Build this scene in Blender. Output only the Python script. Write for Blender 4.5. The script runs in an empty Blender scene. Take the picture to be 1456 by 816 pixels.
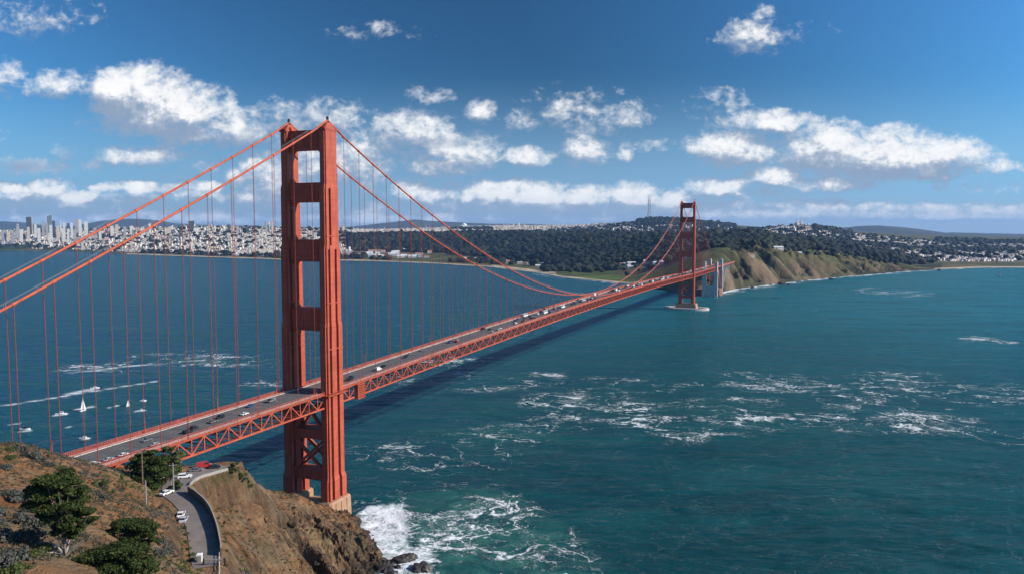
import bpy, bmesh, math, random
import numpy as np
from mathutils import Vector, Matrix, Euler

R = math.radians
SC = bpy.context.scene
COL = SC.collection
random.seed(7)
RNG = np.random.default_rng(11)

# ------------------------------------------------------------------ camera
CAM_H = 167.06
F = 1090.1                       # focal length in pixels of the 1456 px wide photograph
PITCH = 0.0742
cam_d = bpy.data.cameras.new('camera')
cam = bpy.data.objects.new('camera', cam_d)
COL.objects.link(cam)
cam.location = (0, 0, CAM_H)
cam.rotation_euler = (math.pi / 2 - PITCH, 0, 0)
cam_d.sensor_width = 36
cam_d.lens = 36 * F / 1456
cam_d.clip_start = 1
cam_d.clip_end = 90000
SC.camera = cam

# ------------------------------------------------------------------ light
SUN_AZ = Vector((0.985, -0.17, 0)).normalized()     # direction towards the sun on the ground
SUN_EL = R(31.5)
SUN_DIR = Vector((SUN_AZ.x * math.cos(SUN_EL), SUN_AZ.y * math.cos(SUN_EL), math.sin(SUN_EL)))
sd = bpy.data.lights.new('sun', 'SUN')
sd.energy = 5.0
sd.angle = R(0.5)
sd.color = (1.0, 0.90, 0.77)
sun = bpy.data.objects.new('sun', sd)
COL.objects.link(sun)
sun.rotation_euler = (-SUN_DIR).to_track_quat('-Z', 'Y').to_euler()
sun.location = (300, -100, 600)

SC.view_settings.view_transform = 'Standard'
SC.view_settings.look = 'None'
SC.view_settings.gamma = 1
SC.view_settings.use_curve_mapping = False
SC.view_settings.exposure = 0.35
SC.cycles.use_denoising = True
SC.cycles.max_bounces = 5
SC.cycles.diffuse_bounces = 2
SC.cycles.glossy_bounces = 2
SC.cycles.volume_bounces = 0
SC.cycles.sample_clamp_indirect = 4
SC.cycles.sample_clamp_direct = 12

# ------------------------------------------------------------------ node helpers
class NT:
    """small helper to write node trees"""
    def __init__(self, tree):
        self.t = tree
        self.n = tree.nodes
        self.l = tree.links
    def put(self, sock, v):
        if v is None:
            return
        if hasattr(v, 'is_output') or isinstance(v, bpy.types.NodeSocket):
            self.l.new(v, sock)
        else:
            if isinstance(v, (tuple, list)) and sock.type == 'RGBA' and len(v) == 3:
                v = (*v, 1)
            sock.default_value = v
    def node(self, typ, **props):
        n = self.n.new(typ)
        for k, v in props.items():
            setattr(n, k, v)
        return n
    def m(self, op, a, b=None, c=None, clamp=False):
        n = self.node('ShaderNodeMath', operation=op, use_clamp=clamp)
        for i, v in enumerate((a, b, c)):
            if v is not None:
                self.put(n.inputs[i], v)
        return n.outputs[0]
    def v(self, op, a, b=None, c=None, scale=None):
        n = self.node('ShaderNodeVectorMath', operation=op)
        for i, x in enumerate((a, b, c)):
            if x is not None:
                self.put(n.inputs[i], x)
        if scale is not None:
            self.put(n.inputs['Scale'], scale)
        return n.outputs['Value'] if op in ('LENGTH', 'DOT_PRODUCT', 'DISTANCE') else n.outputs[0]
    def noise(self, vec, scale, detail=4, rough=0.55, dist=0.0, lac=2.0, out=0):
        n = self.node('ShaderNodeTexNoise')
        if vec is not None:
            self.put(n.inputs['Vector'], vec)
        self.put(n.inputs['Scale'], scale)
        self.put(n.inputs['Detail'], detail)
        self.put(n.inputs['Roughness'], rough)
        self.put(n.inputs['Distortion'], dist)
        self.put(n.inputs['Lacunarity'], lac)
        return n.outputs[out]
    def ramp(self, x, lo, hi, a=0.0, b=1.0, smooth=True):
        n = self.node('ShaderNodeMapRange', interpolation_type='SMOOTHSTEP' if smooth else 'LINEAR')
        self.put(n.inputs[0], x)
        self.put(n.inputs[1], lo); self.put(n.inputs[2], hi)
        self.put(n.inputs[3], a); self.put(n.inputs[4], b)
        return n.outputs[0]
    def mix(self, f, a, b, blend='MIX'):
        n = self.node('ShaderNodeMix', data_type='RGBA', blend_type=blend)
        self.put(n.inputs[0], f)
        self.put(n.inputs[6], a); self.put(n.inputs[7], b)
        return n.outputs[2]
    def sep(self, v):
        n = self.node('ShaderNodeSeparateXYZ'); self.put(n.inputs[0], v); return n.outputs
    def comb(self, x, y, z):
        n = self.node('ShaderNodeCombineXYZ')
        for i, q in enumerate((x, y, z)):
            self.put(n.inputs[i], q)
        return n.outputs[0]
    def mapping(self, v, scale=(1, 1, 1), rot=(0, 0, 0), loc=(0, 0, 0)):
        n = self.node('ShaderNodeMapping')
        self.put(n.inputs[0], v); n.inputs[1].default_value = loc
        n.inputs[2].default_value = rot; n.inputs[3].default_value = scale
        return n.outputs[0]
    def attr(self, name, out='Fac'):
        n = self.node('ShaderNodeAttribute', attribute_name=name)
        return n.outputs[out]
    def bump(self, h, strength=0.3, dist=1.0, normal=None):
        n = self.node('ShaderNodeBump')
        n.inputs['Strength'].default_value = strength
        self.put(n.inputs['Distance'], dist)
        self.put(n.inputs['Height'], h)
        if normal is not None:
            self.put(n.inputs['Normal'], normal)
        return n.outputs[0]

def new_mat(name):
    m = bpy.data.materials.new(name)
    m.use_nodes = True
    t = NT(m.node_tree)
    b = m.node_tree.nodes['Principled BSDF']
    return m, t, b

# ------------------------------------------------------------------ pixel <-> place helpers (to measure, from the photograph's own camera)
CP, SP_ = math.cos(PITCH), math.sin(PITCH)
def ray(px, py):
    u = (px - 728) / F; v = (408 - py) / F
    d = np.array([u, CP + v * SP_, v * CP - SP_])
    return d / d[1]
def at(px, py, y):
    d = ray(px, py) * y
    return np.array([d[0], d[1], d[2] + CAM_H])
def on_water(px, py, z=0.0):
    d = ray(px, py)
    y = (z - CAM_H) / d[2]
    return np.array([d[0] * y, y, z])

# ------------------------------------------------------------------ sky with clouds (world)
world = bpy.data.worlds.new('World')
SC.world = world
world.use_nodes = True
world.cycles.sampling_method = 'MANUAL'
world.cycles.sample_map_resolution = 512

CLOUDS = [  # px, py, half width, half height, weight
    (190, 132, 66, 34, 1.25), (232, 158, 92, 34, 1.2), (310, 186, 95, 22, .85), (420, 168, 85, 22, .42), (485, 168, 30, 18, .5),
    (210, 221, 62, 15, .75), (265, 240, 45, 9, .25),
    (8, 112, 32, 19, .5), (75, 121, 40, 17, .55), (78, 24, 34, 14, .22), (8, 30, 22, 14, .16),
    (25, 238, 52, 11, .5), (95, 213, 15, 8, .35), (130, 238, 12, 8, .35), (88, 238, 15, 5, .25),
    (40, 281, 70, 12, .62), (130, 284, 100, 12, .58), (270, 281, 70, 9, .5),
    (80, 300, 170, 9, .42), (300, 306, 180, 8, .36), (20, 270, 26, 10, 1.0), (66, 267, 32, 12, 1.05), (108, 280, 36, 9, .95), (152, 267, 26, 7, .9), (200, 265, 30, 9, .95), (238, 269, 20, 8, .9), (292, 267, 30, 8, .8), (185, 286, 50, 6, .7), (60, 291, 50, 6, .7), (350, 280, 24, 12, .7),
    (400, 258, 70, 42, .8), (455, 235, 70, 45, .75), (510, 230, 45, 44, .72), (430, 205, 45, 30, .5),
    (588, 184, 56, 23, .85), (548, 205, 22, 20, .5), (645, 214, 66, 25, .8), (630, 234, 52, 16, .85), (750, 221, 44, 13, .7), (690, 222, 40, 10, .4),
    (687, 158, 22, 14, .75), (610, 136, 20, 9, .25), (530, 48, 36, 9, .15), (800, 164, 26, 20, .5), (846, 172, 40, 22, .38), (880, 166, 38, 16, .36), (743, 170, 18, 10, .3),
    (832, 214, 32, 21, .8), (888, 219, 13, 8, .6), (905, 206, 24, 7, .22), (815, 150, 40, 16, .22),
    (595, 276, 40, 16, .85), (640, 270, 20, 14, .5), (682, 278, 30, 22, 1.0), (752, 280, 55, 22, 1.1), (838, 282, 45, 15, .9), (902, 280, 45, 18, .95), (955, 284, 35, 12, .8),
    (600, 298, 150, 14, .5), (760, 300, 160, 13, .7), (900, 300, 140, 14, .7), (1010, 296, 90, 14, .6),
    (1070, 52, 40, 19, .62), (1084, 18, 16, 8, .35), (1115, 42, 32, 10, .22),
    (1045, 212, 62, 24, 1.0), (1095, 173, 56, 15, .95), (1040, 178, 40, 14, .35), (1030, 150, 30, 13, .25), (1165, 186, 30, 18, .8), (1180, 214, 66, 34, 1.05), (1262, 222, 88, 34, 1.15), (1340, 222, 66, 22, .95), (1300, 245, 60, 14, .9), (1225, 190, 40, 10, .5), (1262, 181, 10, 5, .4),
    (1105, 250, 44, 13, .95), (1170, 260, 74, 11, .95), (1405, 239, 48, 8, .55), (1378, 268, 40, 5, .15),
    (1025, 265, 46, 13, .85), (1070, 276, 60, 9, .6), (1160, 292, 90, 9, .7), (1230, 293, 30, 7, .7), (1320, 297, 80, 6, .6), (1420, 299, 60, 9, .65),
    (250, 309, 420, 9, .72), (700, 310, 330, 10, .78), (1060, 306, 220, 10, .7), (1300, 309, 260, 6, .55), (60, 312, 200, 8, .7),
    (1380, 304, 140, 7, .5), (1150, 304, 170, 8, .5), (-200, 200, 140, 60, .8), (-260, 290, 200, 20, .8), (1700, 240, 120, 40, .8), (1650, 298, 160, 12, .7),
]
def cloud_group():
    g = bpy.data.node_groups.new('cloud_density', 'ShaderNodeTree')
    g.interface.new_socket('P', in_out='INPUT', socket_type='NodeSocketVector')
    g.interface.new_socket('D', in_out='OUTPUT', socket_type='NodeSocketFloat')
    g.interface.new_socket('E', in_out='OUTPUT', socket_type='NodeSocketFloat')
    t = NT(g)
    gi = t.node('NodeGroupInput'); go = t.node('NodeGroupOutput')
    p = gi.outputs[0]
    w = t.noise(p, 14, 4, 0.6, out=1)
    wv = t.v('MULTIPLY_ADD', w, (0.026, 0.018, 0), (-0.013, -0.009, 0))
    q = t.v('ADD', p, wv)
    acc = None
    for (px, py, rx, ry, wt) in CLOUDS:
        d = ray(px, py)
        cx, cy = float(d[0]), float(d[2])
        sx, sy = F / (rx * 1.3), F / (ry * 1.32)
        e = t.v('MULTIPLY_ADD', q, (sx, sy, 0), (-cx * sx, -cy * sy, 0))
        dd = t.v('DOT_PRODUCT', e, e)
        val = t.m('MULTIPLY_ADD', dd, -wt, wt)
        acc = val if acc is None else t.m('MAXIMUM', acc, val)
    acc = t.m('MAXIMUM', acc, -0.6)
    n1 = t.noise(t.v('MULTIPLY', p, (1, 1.35, 1)), 30, 9, 0.60, 0.25)
    n2 = t.noise(t.v('MULTIPLY', p, (1, 1.2, 1)), 95, 6, 0.6, 0.2)
    s = t.m('MULTIPLY_ADD', n1, 2.5, -1.27)
    s2 = t.m('MULTIPLY_ADD', n2, 1.25, -0.62)
    d = t.m('ADD', acc, t.m('ADD', s, s2))
    t.l.new(d, go.inputs[0]); t.l.new(acc, go.inputs[1])
    return g

def build_world():
    t = NT(world.node_tree)
    bg = t.n['Background']
    sky = t.node('ShaderNodeTexSky', sky_type='NISHITA', sun_disc=False)
    sky.sun_elevation = SUN_EL
    sky.sun_rotation = math.atan2(SUN_AZ.x, SUN_AZ.y)
    sky.altitude = 150
    sky.air_density = 1.0
    sky.dust_density = 0.6
    sky.ozone_density = 2.4
    geo = t.node('ShaderNodeTexCoord')
    dirv = geo.outputs['Generated']
    x, y, z = t.sep(dirv)[:3]
    ay = t.m('MAXIMUM', t.m('ABSOLUTE', y), 0.08)
    u = t.m('DIVIDE', x, ay); v = t.m('DIVIDE', z, ay)
    p = t.comb(u, v, t.m('MULTIPLY', t.m('SIGN', y), 3.0))
    grp = cloud_group()
    a = t.node('ShaderNodeGroup'); a.node_tree = grp; t.l.new(p, a.inputs[0])
    b = t.node('ShaderNodeGroup'); b.node_tree = grp
    t.l.new(t.v('ADD', p, (0.009, 0.020, 0)), b.inputs[0])
    D = a.outputs[0]; DL = b.outputs[0]
    alpha = t.ramp(D, -0.18, 0.95)
    relief = t.m('ADD', t.m('MULTIPLY', t.m('SUBTRACT', D, DL), .55), t.m('MULTIPLY', t.m('SUBTRACT', a.outputs[1], b.outputs[1]), .75))
    lit = t.ramp(relief, -0.36, 0.80)
    thick = t.ramp(D, 0.35, 1.5)
    # darker grey clouds: soft masks turn their tone down
    for (px, py, rx, ry, k) in [(25, 239, 75, 20, .95), (112, 226, 46, 26, .95), (262, 243, 66, 16, .7), (425, 176, 80, 28, .6), (330, 198, 80, 16, .5), (640, 204, 60, 12, .5), (215, 228, 66, 10, .4), (760, 300, 330, 12, .5), (150, 300, 300, 12, .5), (240, 268, 40, 8, .4)]:
        dd_ = ray(px, py); sx_, sy_ = F / rx, F / ry
        e_ = t.v('MULTIPLY_ADD', p, (sx_, sy_, 0), (-float(dd_[0]) * sx_, -float(dd_[2]) * sy_, 0))
        mk = t.m('MULTIPLY_ADD', t.v('DOT_PRODUCT', e_, e_), -k, k, clamp=True)
        lit = t.m('MULTIPLY', lit, t.m('SUBTRACT', 1.0, mk))
    # cloud light: bright sunlit side, blue-grey underside
    col = t.mix(lit, (4.7, 6.0, 8.1), (14.6, 14.8, 15.0))
    col = t.mix(t.m('MULTIPLY', thick, t.ramp(lit, 0.30, .85)), col, (17.0, 16.8, 16.5))
    # low clouds fade into the horizon air
    lowf = t.ramp(v, 0.005, 0.06)
    col = t.mix(lowf, t.mix(0.5, col, (5.6, 8.0, 11.0)), col)
    skyc = t.mix(1.0, sky.outputs[0], (0.44, 1.10, 1.66), 'MULTIPLY')
    # polarised daylight: deepest blue a quarter turn away from the sun
    cs = t.v('DOT_PRODUCT', dirv, tuple(SUN_DIR))
    pol = t.m('ADD', t.m('MULTIPLY_ADD', t.m('MULTIPLY', cs, cs), 1.75, 0.55), t.m('MULTIPLY', t.m('MAXIMUM', cs, 0.0), 0.8))
    pol = t.m('MINIMUM', pol, 1.7)
    skyc = t.v('SCALE', skyc, scale=pol)
    hz = t.ramp(v, 0.02, 0.21, 0.74, 0.0)
    skyc = t.mix(hz, skyc, t.v('SCALE', (5.2, 9.2, 13.8), scale=t.ramp(cs, -.5, .45, .80, 1.0)))
    skyc = t.mix(t.ramp(v, 0.0, 0.055, .92, 0.0), skyc, t.v('SCALE', (5.5, 6.9, 8.1), scale=t.ramp(cs, -.5, .45, .85, 1.2)))
    amax = t.m('MULTIPLY', alpha, 0.97)
    up = t.ramp(z, -0.02, 0.005)
    fin = t.mix(t.m('MULTIPLY', amax, up), skyc, col)
    t.l.new(fin, bg.inputs[0])
    bg.inputs[1].default_value = 0.05
build_world()

# ------------------------------------------------------------------ object helpers
def link(o):
    COL.objects.link(o); return o
def tag(o, label=None, cat=None, group=None, kind=None):
    if label: o['label'] = label
    if cat: o['category'] = cat
    if group: o['group'] = group
    if kind: o['kind'] = kind
    return o
def empty(name, loc=(0, 0, 0), rz=0, label=None, cat=None, group=None, parent=None):
    o = bpy.data.objects.new(name, None)
    o.empty_display_size = 0.5
    o.location = loc; o.rotation_euler = (0, 0, rz)
    if parent: o.parent = parent
    link(o)
    return tag(o, label, cat, group)
def mesh_np(name, V, faces_list, mats=(), parent=None, smooth=False, fmat=None, loc=None):
    """faces_list: list of int arrays (N,3)/(N,4); fmat: material index per face in order"""
    me = bpy.data.meshes.new(name)
    V = np.asarray(V, dtype=np.float32)
    me.vertices.add(len(V))
    me.vertices.foreach_set('co', V.ravel())
    idx = np.concatenate([np.asarray(f, dtype=np.int32).ravel() for f in faces_list])
    tot = np.concatenate([np.full(len(f), np.asarray(f).shape[1], dtype=np.int32) for f in faces_list])
    st = np.concatenate([[0], np.cumsum(tot)[:-1]]).astype(np.int32)
    me.loops.add(len(idx)); me.loops.foreach_set('vertex_index', idx)
    me.polygons.add(len(tot)); me.polygons.foreach_set('loop_start', st); me.polygons.foreach_set('loop_total', tot)
    if fmat is not None:
        me.polygons.foreach_set('material_index', np.asarray(fmat, dtype=np.int32))
    if smooth:
        me.polygons.foreach_set('use_smooth', np.ones(len(tot), dtype=bool))
    me.update(calc_edges=True)
    for m in mats: me.materials.append(m)
    o = bpy.data.objects.new(name, me)
    if parent: o.parent = parent
    if loc is not None: o.location = loc
    return link(o)

class MB:
    """mesh builder: boxes, bars, tubes, prisms gathered into one mesh"""
    def __init__(self):
        self.v = []; self.f = []; self.mi = []
    def add(self, vs, fs, mi=0):
        b = len(self.v)
        self.v.extend(vs)
        for f in fs:
            self.f.append([i + b for i in f]); self.mi.append(mi)
    def box(self, c, s, rz=0, mi=0, taper=1.0):
        hx, hy, hz = s[0] / 2, s[1] / 2, s[2] / 2
        co, si = math.cos(rz), math.sin(rz)
        vs = []
        for z, k in ((-hz, 1), (hz, taper)):
            for x, y in ((-hx, -hy), (hx, -hy), (hx, hy), (-hx, hy)):
                x *= k; y *= k
                vs.append((c[0] + x * co - y * si, c[1] + x * si + y * co, c[2] + z))
        self.add(vs, [(3, 2, 1, 0), (4, 5, 6, 7), (0, 1, 5, 4), (1, 2, 6, 5), (2, 3, 7, 6), (3, 0, 4, 7)], mi)
        return self
    def bar(self, a, b, w, h=None, mi=0, up=(0, 0, 1)):
        h = h or w
        a = Vector(a); b = Vector(b); d = (b - a)
        if d.length < 1e-6: return self
        d.normalize(); u = Vector(up)
        if abs(d.dot(u)) > 0.98: u = Vector((0, 1, 0))
        r = d.cross(u).normalized(); u = r.cross(d).normalized()
        vs = []
        for p in (a, b):
            for x, y in ((-w / 2, -h / 2), (w / 2, -h / 2), (w / 2, h / 2), (-w / 2, h / 2)):
                vs.append(tuple(p + r * x + u * y))
        self.add(vs, [(0, 1, 2, 3), (7, 6, 5, 4), (4, 5, 1, 0), (5, 6, 2, 1), (6, 7, 3, 2), (7, 4, 0, 3)], mi)
        return self
    def tube(self, pts, r, n=8, mi=0, cap=True):
        pts = [Vector(p) for p in pts]
        rs = r if isinstance(r, (list, tuple)) else [r] * len(pts)
        vs = []; fs = []
        for i, p in enumerate(pts):
            d = (pts[min(i + 1, len(pts) - 1)] - pts[max(i - 1, 0)]).normalized()
            u = Vector((0, 0, 1)) if abs(d.z) < 0.95 else Vector((0, 1, 0))
            a = d.cross(u).normalized(); b = a.cross(d).normalized()
            for k in range(n):
                an = 2 * math.pi * k / n
                vs.append(tuple(p + (a * math.cos(an) + b * math.sin(an)) * rs[i]))
        for i in range(len(pts) - 1):
            for k in range(n):
                k2 = (k + 1) % n
                fs.append((i * n + k, i * n + k2, (i + 1) * n + k2, (i + 1) * n + k))
        if cap:
            fs.append(tuple(range(n - 1, -1, -1))); fs.append(tuple((len(pts) - 1) * n + k for k in range(n)))
        self.add(vs, fs, mi)
        return self
    def prism(self, poly, z0, z1, mi=0, poly2=None):
        n = len(poly); poly2 = poly2 or poly
        vs = [(p[0], p[1], z0) for p in poly] + [(p[0], p[1], z1) for p in poly2]
        fs = [tuple(range(n - 1, -1, -1)), tuple(range(n, 2 * n))]
        for i in range(n):
            j = (i + 1) % n
            fs.append((i, j, n + j, n + i))
        self.add(vs, fs, mi)
        return self
    def lathe(self, prof, n=12, c=(0, 0, 0), mi=0):
        vs = []; fs = []
        for r, z in prof:
            for k in range(n):
                a = 2 * math.pi * k / n
                vs.append((c[0] + r * math.cos(a), c[1] + r * math.sin(a), c[2] + z))
        for i in range(len(prof) - 1):
            for k in range(n):
                k2 = (k + 1) % n
                fs.append((i * n + k, i * n + k2, (i + 1) * n + k2, (i + 1) * n + k))
        fs.append(tuple(range(n - 1, -1, -1))); fs.append(tuple((len(prof) - 1) * n + k for k in range(n)))
        self.add(vs, fs, mi)
        return self
    def build(self, name, mats, parent=None, smooth=False):
        me = bpy.data.meshes.new(name)
        me.from_pydata([tuple(map(float, v)) for v in self.v], [], self.f)
        mats = mats if isinstance(mats, (list, tuple)) else [mats]
        for m in mats: me.materials.append(m)
        me.polygons.foreach_set('material_index', np.array(self.mi, dtype=np.int32))
        if smooth:
            me.polygons.foreach_set('use_smooth', np.ones(len(self.f), dtype=bool))
        me.update()
        o = bpy.data.objects.new(name, me)
        if parent: o.parent = parent
        return link(o)
def copy_tree(o, parent=None):
    c = o.copy(); COL.objects.link(c)
    if parent is not None: c.parent = parent
    for ch in list(o.children): copy_tree(ch, c)
    return c

# ------------------------------------------------------------------ numpy noise
_perm = np.random.default_rng(5).permutation(4096).astype(np.int64)
_val = np.random.default_rng(6).random(4096)
def vnoise(x, y):
    xi = np.floor(x).astype(np.int64); yi = np.floor(y).astype(np.int64)
    fx = x - xi; fy = y - yi
    fx = fx * fx * fx * (fx * (fx * 6 - 15) + 10); fy = fy * fy * fy * (fy * (fy * 6 - 15) + 10)
    def h(a, b): return _val[(_perm[a & 4095] + b) & 4095]
    return (h(xi, yi) * (1 - fx) + h(xi + 1, yi) * fx) * (1 - fy) + (h(xi, yi + 1) * (1 - fx) + h(xi + 1, yi + 1) * fx) * fy
def fbm(x, y, o=5, g=0.5):
    s = 0; a = 1; t = 0
    for i in range(o):
        s = s + a * vnoise(x + 17.3 * i, y - 9.1 * i); t += a; a *= g
        x, y = (x * 1.6 - y * 1.2) , (x * 1.2 + y * 1.6)
    return s / t
def ridged(x, y, o=5, g=0.55):
    s = 0; a = 1; t = 0
    for i in range(o):
        s = s + a * (1 - np.abs(2 * vnoise(x + 31.7 * i, y + 5.3 * i) - 1)); t += a; a *= g
        x, y = (x * 1.6 - y * 1.2), (x * 1.2 + y * 1.6)
    return s / t
def sstep(a, b, x):
    t = np.clip((x - a) / (b - a), 0, 1); return t * t * (3 - 2 * t)
class TPS:
    """thin plate surface through measured points"""
    def __init__(self, P, h, smooth=0.0):
        P = np.asarray(P, float); h = np.asarray(h, float); n = len(P)
        K = self.k(P, P) + smooth * np.eye(n)
        A = np.zeros((n + 3, n + 3)); A[:n, :n] = K
        A[:n, n] = 1; A[:n, n + 1:] = P; A[n, :n] = 1; A[n + 1:, :n] = P.T
        self.P = P
        self.w = np.linalg.solve(A, np.concatenate([h, [0, 0, 0]]))
    @staticmethod
    def k(a, b):
        d2 = ((a[:, None, :] - b[None, :, :]) ** 2).sum(-1)
        return 0.5 * d2 * np.log(d2 + 1e-12)
    def __call__(self, Q):
        Q = np.asarray(Q, float); out = np.empty(len(Q)); n = len(self.P)
        for i in range(0, len(Q), 20000):
            q = Q[i:i + 20000]
            out[i:i + 20000] = self.k(q, self.P) @ self.w[:n] + self.w[n] + q @ self.w[n + 1:]
        return out

# ------------------------------------------------------------------ materials
def simple(name, col, rough=0.6, metal=0.0, var=0.12, scale=0.5, bump=0.0, spec=0.5):
    m, t, b = new_mat(name)
    geo = t.node('ShaderNodeTexCoord')
    n = t.noise(geo.outputs['Object'], scale, 6, 0.6)
    c = t.mix(t.ramp(n, 0.3, 0.7), tuple(x * (1 - var) for x in col), tuple(min(1, x * (1 + var)) for x in col))
    t.put(b.inputs['Base Color'], c)
    b.inputs['Roughness'].default_value = rough
    b.inputs['Metallic'].default_value = metal
    b.inputs['Specular IOR Level'].default_value = spec
    if bump:
        t.put(b.inputs['Normal'], t.bump(n, bump, 0.1))
    return m

def make_orange(name, k=1.0, plates=False):
    m, t, b = new_mat(name)
    geo = t.node('ShaderNodeTexCoord')
    o = geo.outputs['Object']
    n = t.noise(o, 0.10, 7, 0.68)
    streak = t.noise(t.mapping(o, (1.0, 1.0, 0.035)), 1.1, 6, 0.68)
    c = t.mix(t.ramp(n, 0.3, 0.72), (0.37 * k, 0.070 * k, 0.034 * k), (0.51 * k, 0.108 * k, 0.055 * k))
    c = t.mix(t.ramp(streak, 0.46, 0.72, 0, 0.75), c, (0.19 * k, 0.038 * k, 0.024 * k))
    c = t.mix(t.ramp(t.noise(o, .9, 5, .7), .62, .74, 0, .55), c, (0.17 * k, 0.060 * k, 0.040 * k))
    h = n
    if plates:
        # riveted steel plates: courses of slightly different paint with dark seams
        x, y, z = t.sep(o)[:3]
        cz = t.m('DIVIDE', z, 3.4); cx = t.m('DIVIDE', t.m('ADD', x, t.m('MULTIPLY', y, 1.0)), 1.15)
        fz = t.m('FRACT', cz); fx = t.m('FRACT', cx)
        wn = t.node('ShaderNodeTexWhiteNoise'); t.put(wn.inputs['Vector'], t.comb(t.m('FLOOR', cx), t.m('FLOOR', cz), 0))
        c = t.mix(t.ramp(wn.outputs[0], 0, 1, 0, .22, False), c, (0.25 * k, 0.052 * k, 0.030 * k))
        seam = t.m('MAXIMUM', t.m('LESS_THAN', fz, .07), t.m('MULTIPLY', t.m('LESS_THAN', fx, .10), .6))
        c = t.mix(t.m('MULTIPLY', seam, .42), c, (0.12 * k, 0.026 * k, 0.018 * k))
    t.put(b.inputs['Base Color'], c)
    t.put(b.inputs['Roughness'], t.m('MULTIPLY_ADD', n, .3, .45))
    b.inputs['Specular IOR Level'].default_value = 0.3
    t.put(b.inputs['Normal'], t.bump(h, .25, .3))
    return m
ORANGE = make_orange('international_orange_paint')
ORANGE_D = make_orange('weathered_orange_paint', 0.8)
ORANGE_P = make_orange('riveted_orange_plate', 1.0, True)
def make_asphalt():
    m, t, b = new_mat('asphalt')
    o = t.node('ShaderNodeTexCoord').outputs['Object']
    n = t.noise(o, 0.25, 6, 0.6)
    n2 = t.noise(t.mapping(o, (1.2, 0.03, 1)), 1.0, 4, 0.6)
    c = t.mix(t.ramp(n, .3, .7), (0.075, 0.07, 0.068), (0.11, 0.104, 0.10))
    c = t.mix(t.ramp(n2, .5, .75, 0, .6), c, (0.055, 0.052, 0.05))
    t.put(b.inputs['Base Color'], c)
    b.inputs['Roughness'].default_value = 0.85
    return m
ASPHALT = make_asphalt()
WHITE = simple('white_paint', (0.78, 0.76, 0.72), 0.5, var=0.06)
def make_concrete(name, col):
    m, t, b = new_mat(name)
    o = t.node('ShaderNodeTexCoord').outputs['Object']
    n = t.noise(o, 0.15, 7, 0.65)
    st = t.noise(t.mapping(o, (1, 1, 0.06)), 0.9, 5, 0.6)
    c = t.mix(t.ramp(n, .3, .7), tuple(x * .8 for x in col), tuple(x * 1.12 for x in col))
    c = t.mix(t.ramp(st, .52, .75, 0, .55), c, (0.30, 0.17, 0.10))
    t.put(b.inputs['Base Color'], c)
    b.inputs['Roughness'].default_value = 0.85
    t.put(b.inputs['Normal'], t.bump(n, .3, .3))
    return m
CONCRETE = make_concrete('weathered_concrete', (0.37, 0.215, 0.125))
CONCRETE_G = make_concrete('grey_concrete', (0.30, 0.275, 0.245))
CONCRETE_P = make_concrete('pale_concrete', (0.50, 0.47, 0.42))
DARKMETAL = simple('dark_metal', (0.03, 0.03, 0.035), 0.4, 0.3)
GLASS = simple('dark_glass', (0.015, 0.02, 0.025), 0.08, 0.0)
RUBBER = simple('rubber', (0.02, 0.02, 0.02), 0.8)
WOOD = simple('weathered_wood', (0.16, 0.10, 0.07), 0.8, scale=2)
GREYWOOD = simple('grey_wood', (0.24, 0.22, 0.20), 0.8, scale=2)

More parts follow.
